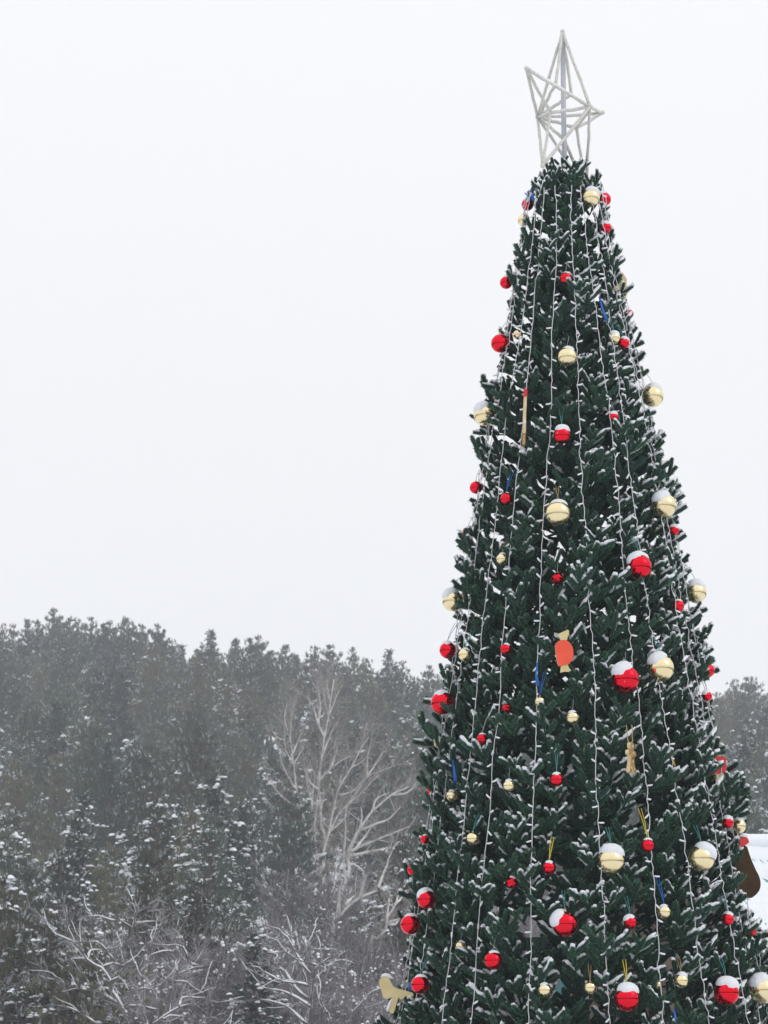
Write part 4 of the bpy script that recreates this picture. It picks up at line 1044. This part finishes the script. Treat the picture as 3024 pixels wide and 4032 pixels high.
# candy at right edge
S9 = 9.217
cx_, cy_ = 900, 1150
cutout('candy_cutout', 'red and yellow wooden candy cut-out half hidden by snowy sprigs at the right edge', 'ornament', 2740 + cx_ / S9, 2880 + cy_ / S9, -.06, .6,
       [('candy_body', smooth(cr([(540, 950), (860, 900), (1110, 900), (1170, 1300), (1060, 1480), (900, 1500), (500, 1620), (440, 1600)], cx_, cy_, S9), 2), .016, M_redp, M_redp, -.002),
        ('wrapper_end', cr([(450, 650), (480, 480), (800, 380), (930, 400), (840, 900), (640, 940)], cx_, cy_, S9), .012, M_ply, M_plye, 0),
        ('wrapper_end', cr([(700, 1520), (980, 1500), (1060, 1640), (1120, 1740), (900, 1780), (620, 1820)], cx_, cy_, S9), .012, M_ply, M_plye, 0)])
# big stocking seen from behind at right
S3 = 3.687
cx_, cy_ = 430, 850
st = cutout('stocking_cutout', 'large brown stocking cut-out with red cuff in front of the snowy roof', 'ornament', 2824 + cx_ / S3, 3200 + cy_ / S3, .0, .35,
       [('stocking_body', smooth(cr([(300, 520), (425, 465), (480, 640), (560, 820), (620, 920), (640, 1020), (620, 1110), (560, 1180), (470, 1240), (330, 1200), (240, 900)], cx_, cy_, S3), 1), .022, M_brown, M_plye, 0),
        ('stocking_cuff', cr([(285, 400), (400, 370), (450, 385), (468, 440), (425, 472), (295, 530), (262, 470)], cx_, cy_, S3), .030, M_redp, M_redp, 0)])
a = Acc(); P = np.array([[x_, 0, z_ + .012] for x_, z_ in cr([(330, 370), (380, 360), (430, 362), (452, 385)], cx_, cy_, S3)]); a.add(*tube(P, [.006, .02, .022, .008], 7)); ob('snow', a.mesh('snow', M_snow, True), st)
# ring shaped cut-out at upper right edge
t = thing('house_cutout', 'small pale yellow wooden house cut-out partly behind sprigs at the upper right edge', 'ornament', on_cone(2428, 1120, -.16), .3)
V, F, Fe = prism([(-.07, -.10), (.09, -.14), (.10, .06), (.06, .12), (-.02, .14), (-.07, .05)], .012)
ob('panel', mk_mesh('panel', V, np.concatenate([F, Fe]), None, M_ply), t)
V, F, Fe = prism([(.0, .055), (.05, .075), (.055, .090), (.005, .072)], .016); V[:, 1] -= .001; ob('window_mark', mk_mesh('window_mark', V, np.concatenate([F, Fe]), None, M_core), t)
# blue rope tails tied among the branches
for (pts, lab) in [([(2360, 1170), (2372, 1215), (2380, 1240), (2392, 1262)], 'bright blue rope tied among the upper right branches'), ([(2116, 2610), (2112, 2660), (2118, 2700)], 'blue rope leading down to the small gold ball below the candy'),
                   ([(1782, 2985), (1790, 3040), (1793, 3075)], 'blue rope at the left edge above a hidden gold ball'), ([(2068, 760), (2082, 775), (2096, 765), (2100, 790)], 'blue rope knot high on the left edge'),
                   ([(2655, 3975), (2662, 4030), (2672, 4060)], 'blue rope at the bottom right between two big red balls'), ([(1620, 3865), (1612, 3900)], 'short blue rope end beside the bow cut-out')]:
    P = np.array([on_cone(x_, y_, .01) for x_, y_ in pts]); a = Acc()
    for q in (-1, 0, 1): a.add(*tube(P - P[0] + np.array([q * .008, 0, 0]) * np.linspace(.2, 1, len(P))[:, None] * 1.2, .0055, 6))
    o = ob('rope', a.mesh('rope', CORD['blue'], True)); o.location = P[0]; tag(o, lab, 'rope')

# ------------------------------------------------------------------ falling snow
acc = Acc(); r_ = np.random.default_rng(99); n = 5200
Yf = 5 + 85 * r_.uniform(0, 1, n) ** .55; Xf = r_.uniform(-.15, .15, n) * Yf * 1.1; Zf = 1.6 + Yf * r_.uniform(-.02, .42, n)
cdist = np.hypot(Xf - AXB[0], Yf - YT); keep = cdist > np.interp(Zf, ZR, RR) + .1
cen = np.stack([Xf, Yf, Zf], 1)[keep]; m = len(cen)
s = r_.uniform(.0012, .0026, m) * np.interp(cen[:, 1], [5, 25, 90], [.6, 1.5, 3.0]); fall = nrm(np.array([.25, 0, -1.0]) + r_.normal(0, .25, (m, 3)))
ex = fall * s[:, None] * 1.5; ey = nrm(np.cross(fall, r_.normal(size=(m, 3)))) * s[:, None]; ez = np.cross(nrm(ex), nrm(ey)) * s[:, None]
V = np.stack([cen + ex, cen + ey, cen + ez, cen - ey, cen - ez, cen - ex], 1).reshape(-1, 3)
Fo = np.array([[0, 1, 2], [0, 2, 3], [0, 3, 4], [0, 4, 1], [5, 2, 1], [5, 3, 2], [5, 4, 3], [5, 1, 4]])
F = (np.arange(m)[:, None, None] * 6 + Fo[None]).reshape(-1, 3)
o = ob('falling_snow', mk_mesh('falling_snow', V, F, None, M_snow)); tag(o, 'fine snowflakes drifting in the air', kind='stuff')

# ------------------------------------------------------------------ haze
V, F = box(0, 0, 46.5, 2600, 2600, 97)
hm = bpy.data.materials.new('haze'); hm.use_nodes = True; t_ = hm.node_tree; t_.nodes.clear()
mo = t_.nodes.new('ShaderNodeOutputMaterial'); pv = t_.nodes.new('ShaderNodeVolumePrincipled'); pv.inputs['Color'].default_value = (.89, .935, 1, 1); pv.inputs['Density'].default_value = .00056
pv.inputs['Anisotropy'].default_value = .3
t_.links.new(pv.outputs[0], mo.inputs['Volume'])
o = ob('haze', mk_mesh('haze', V, F, None, hm)); tag(o, 'thin snowy haze in the air', kind='stuff')
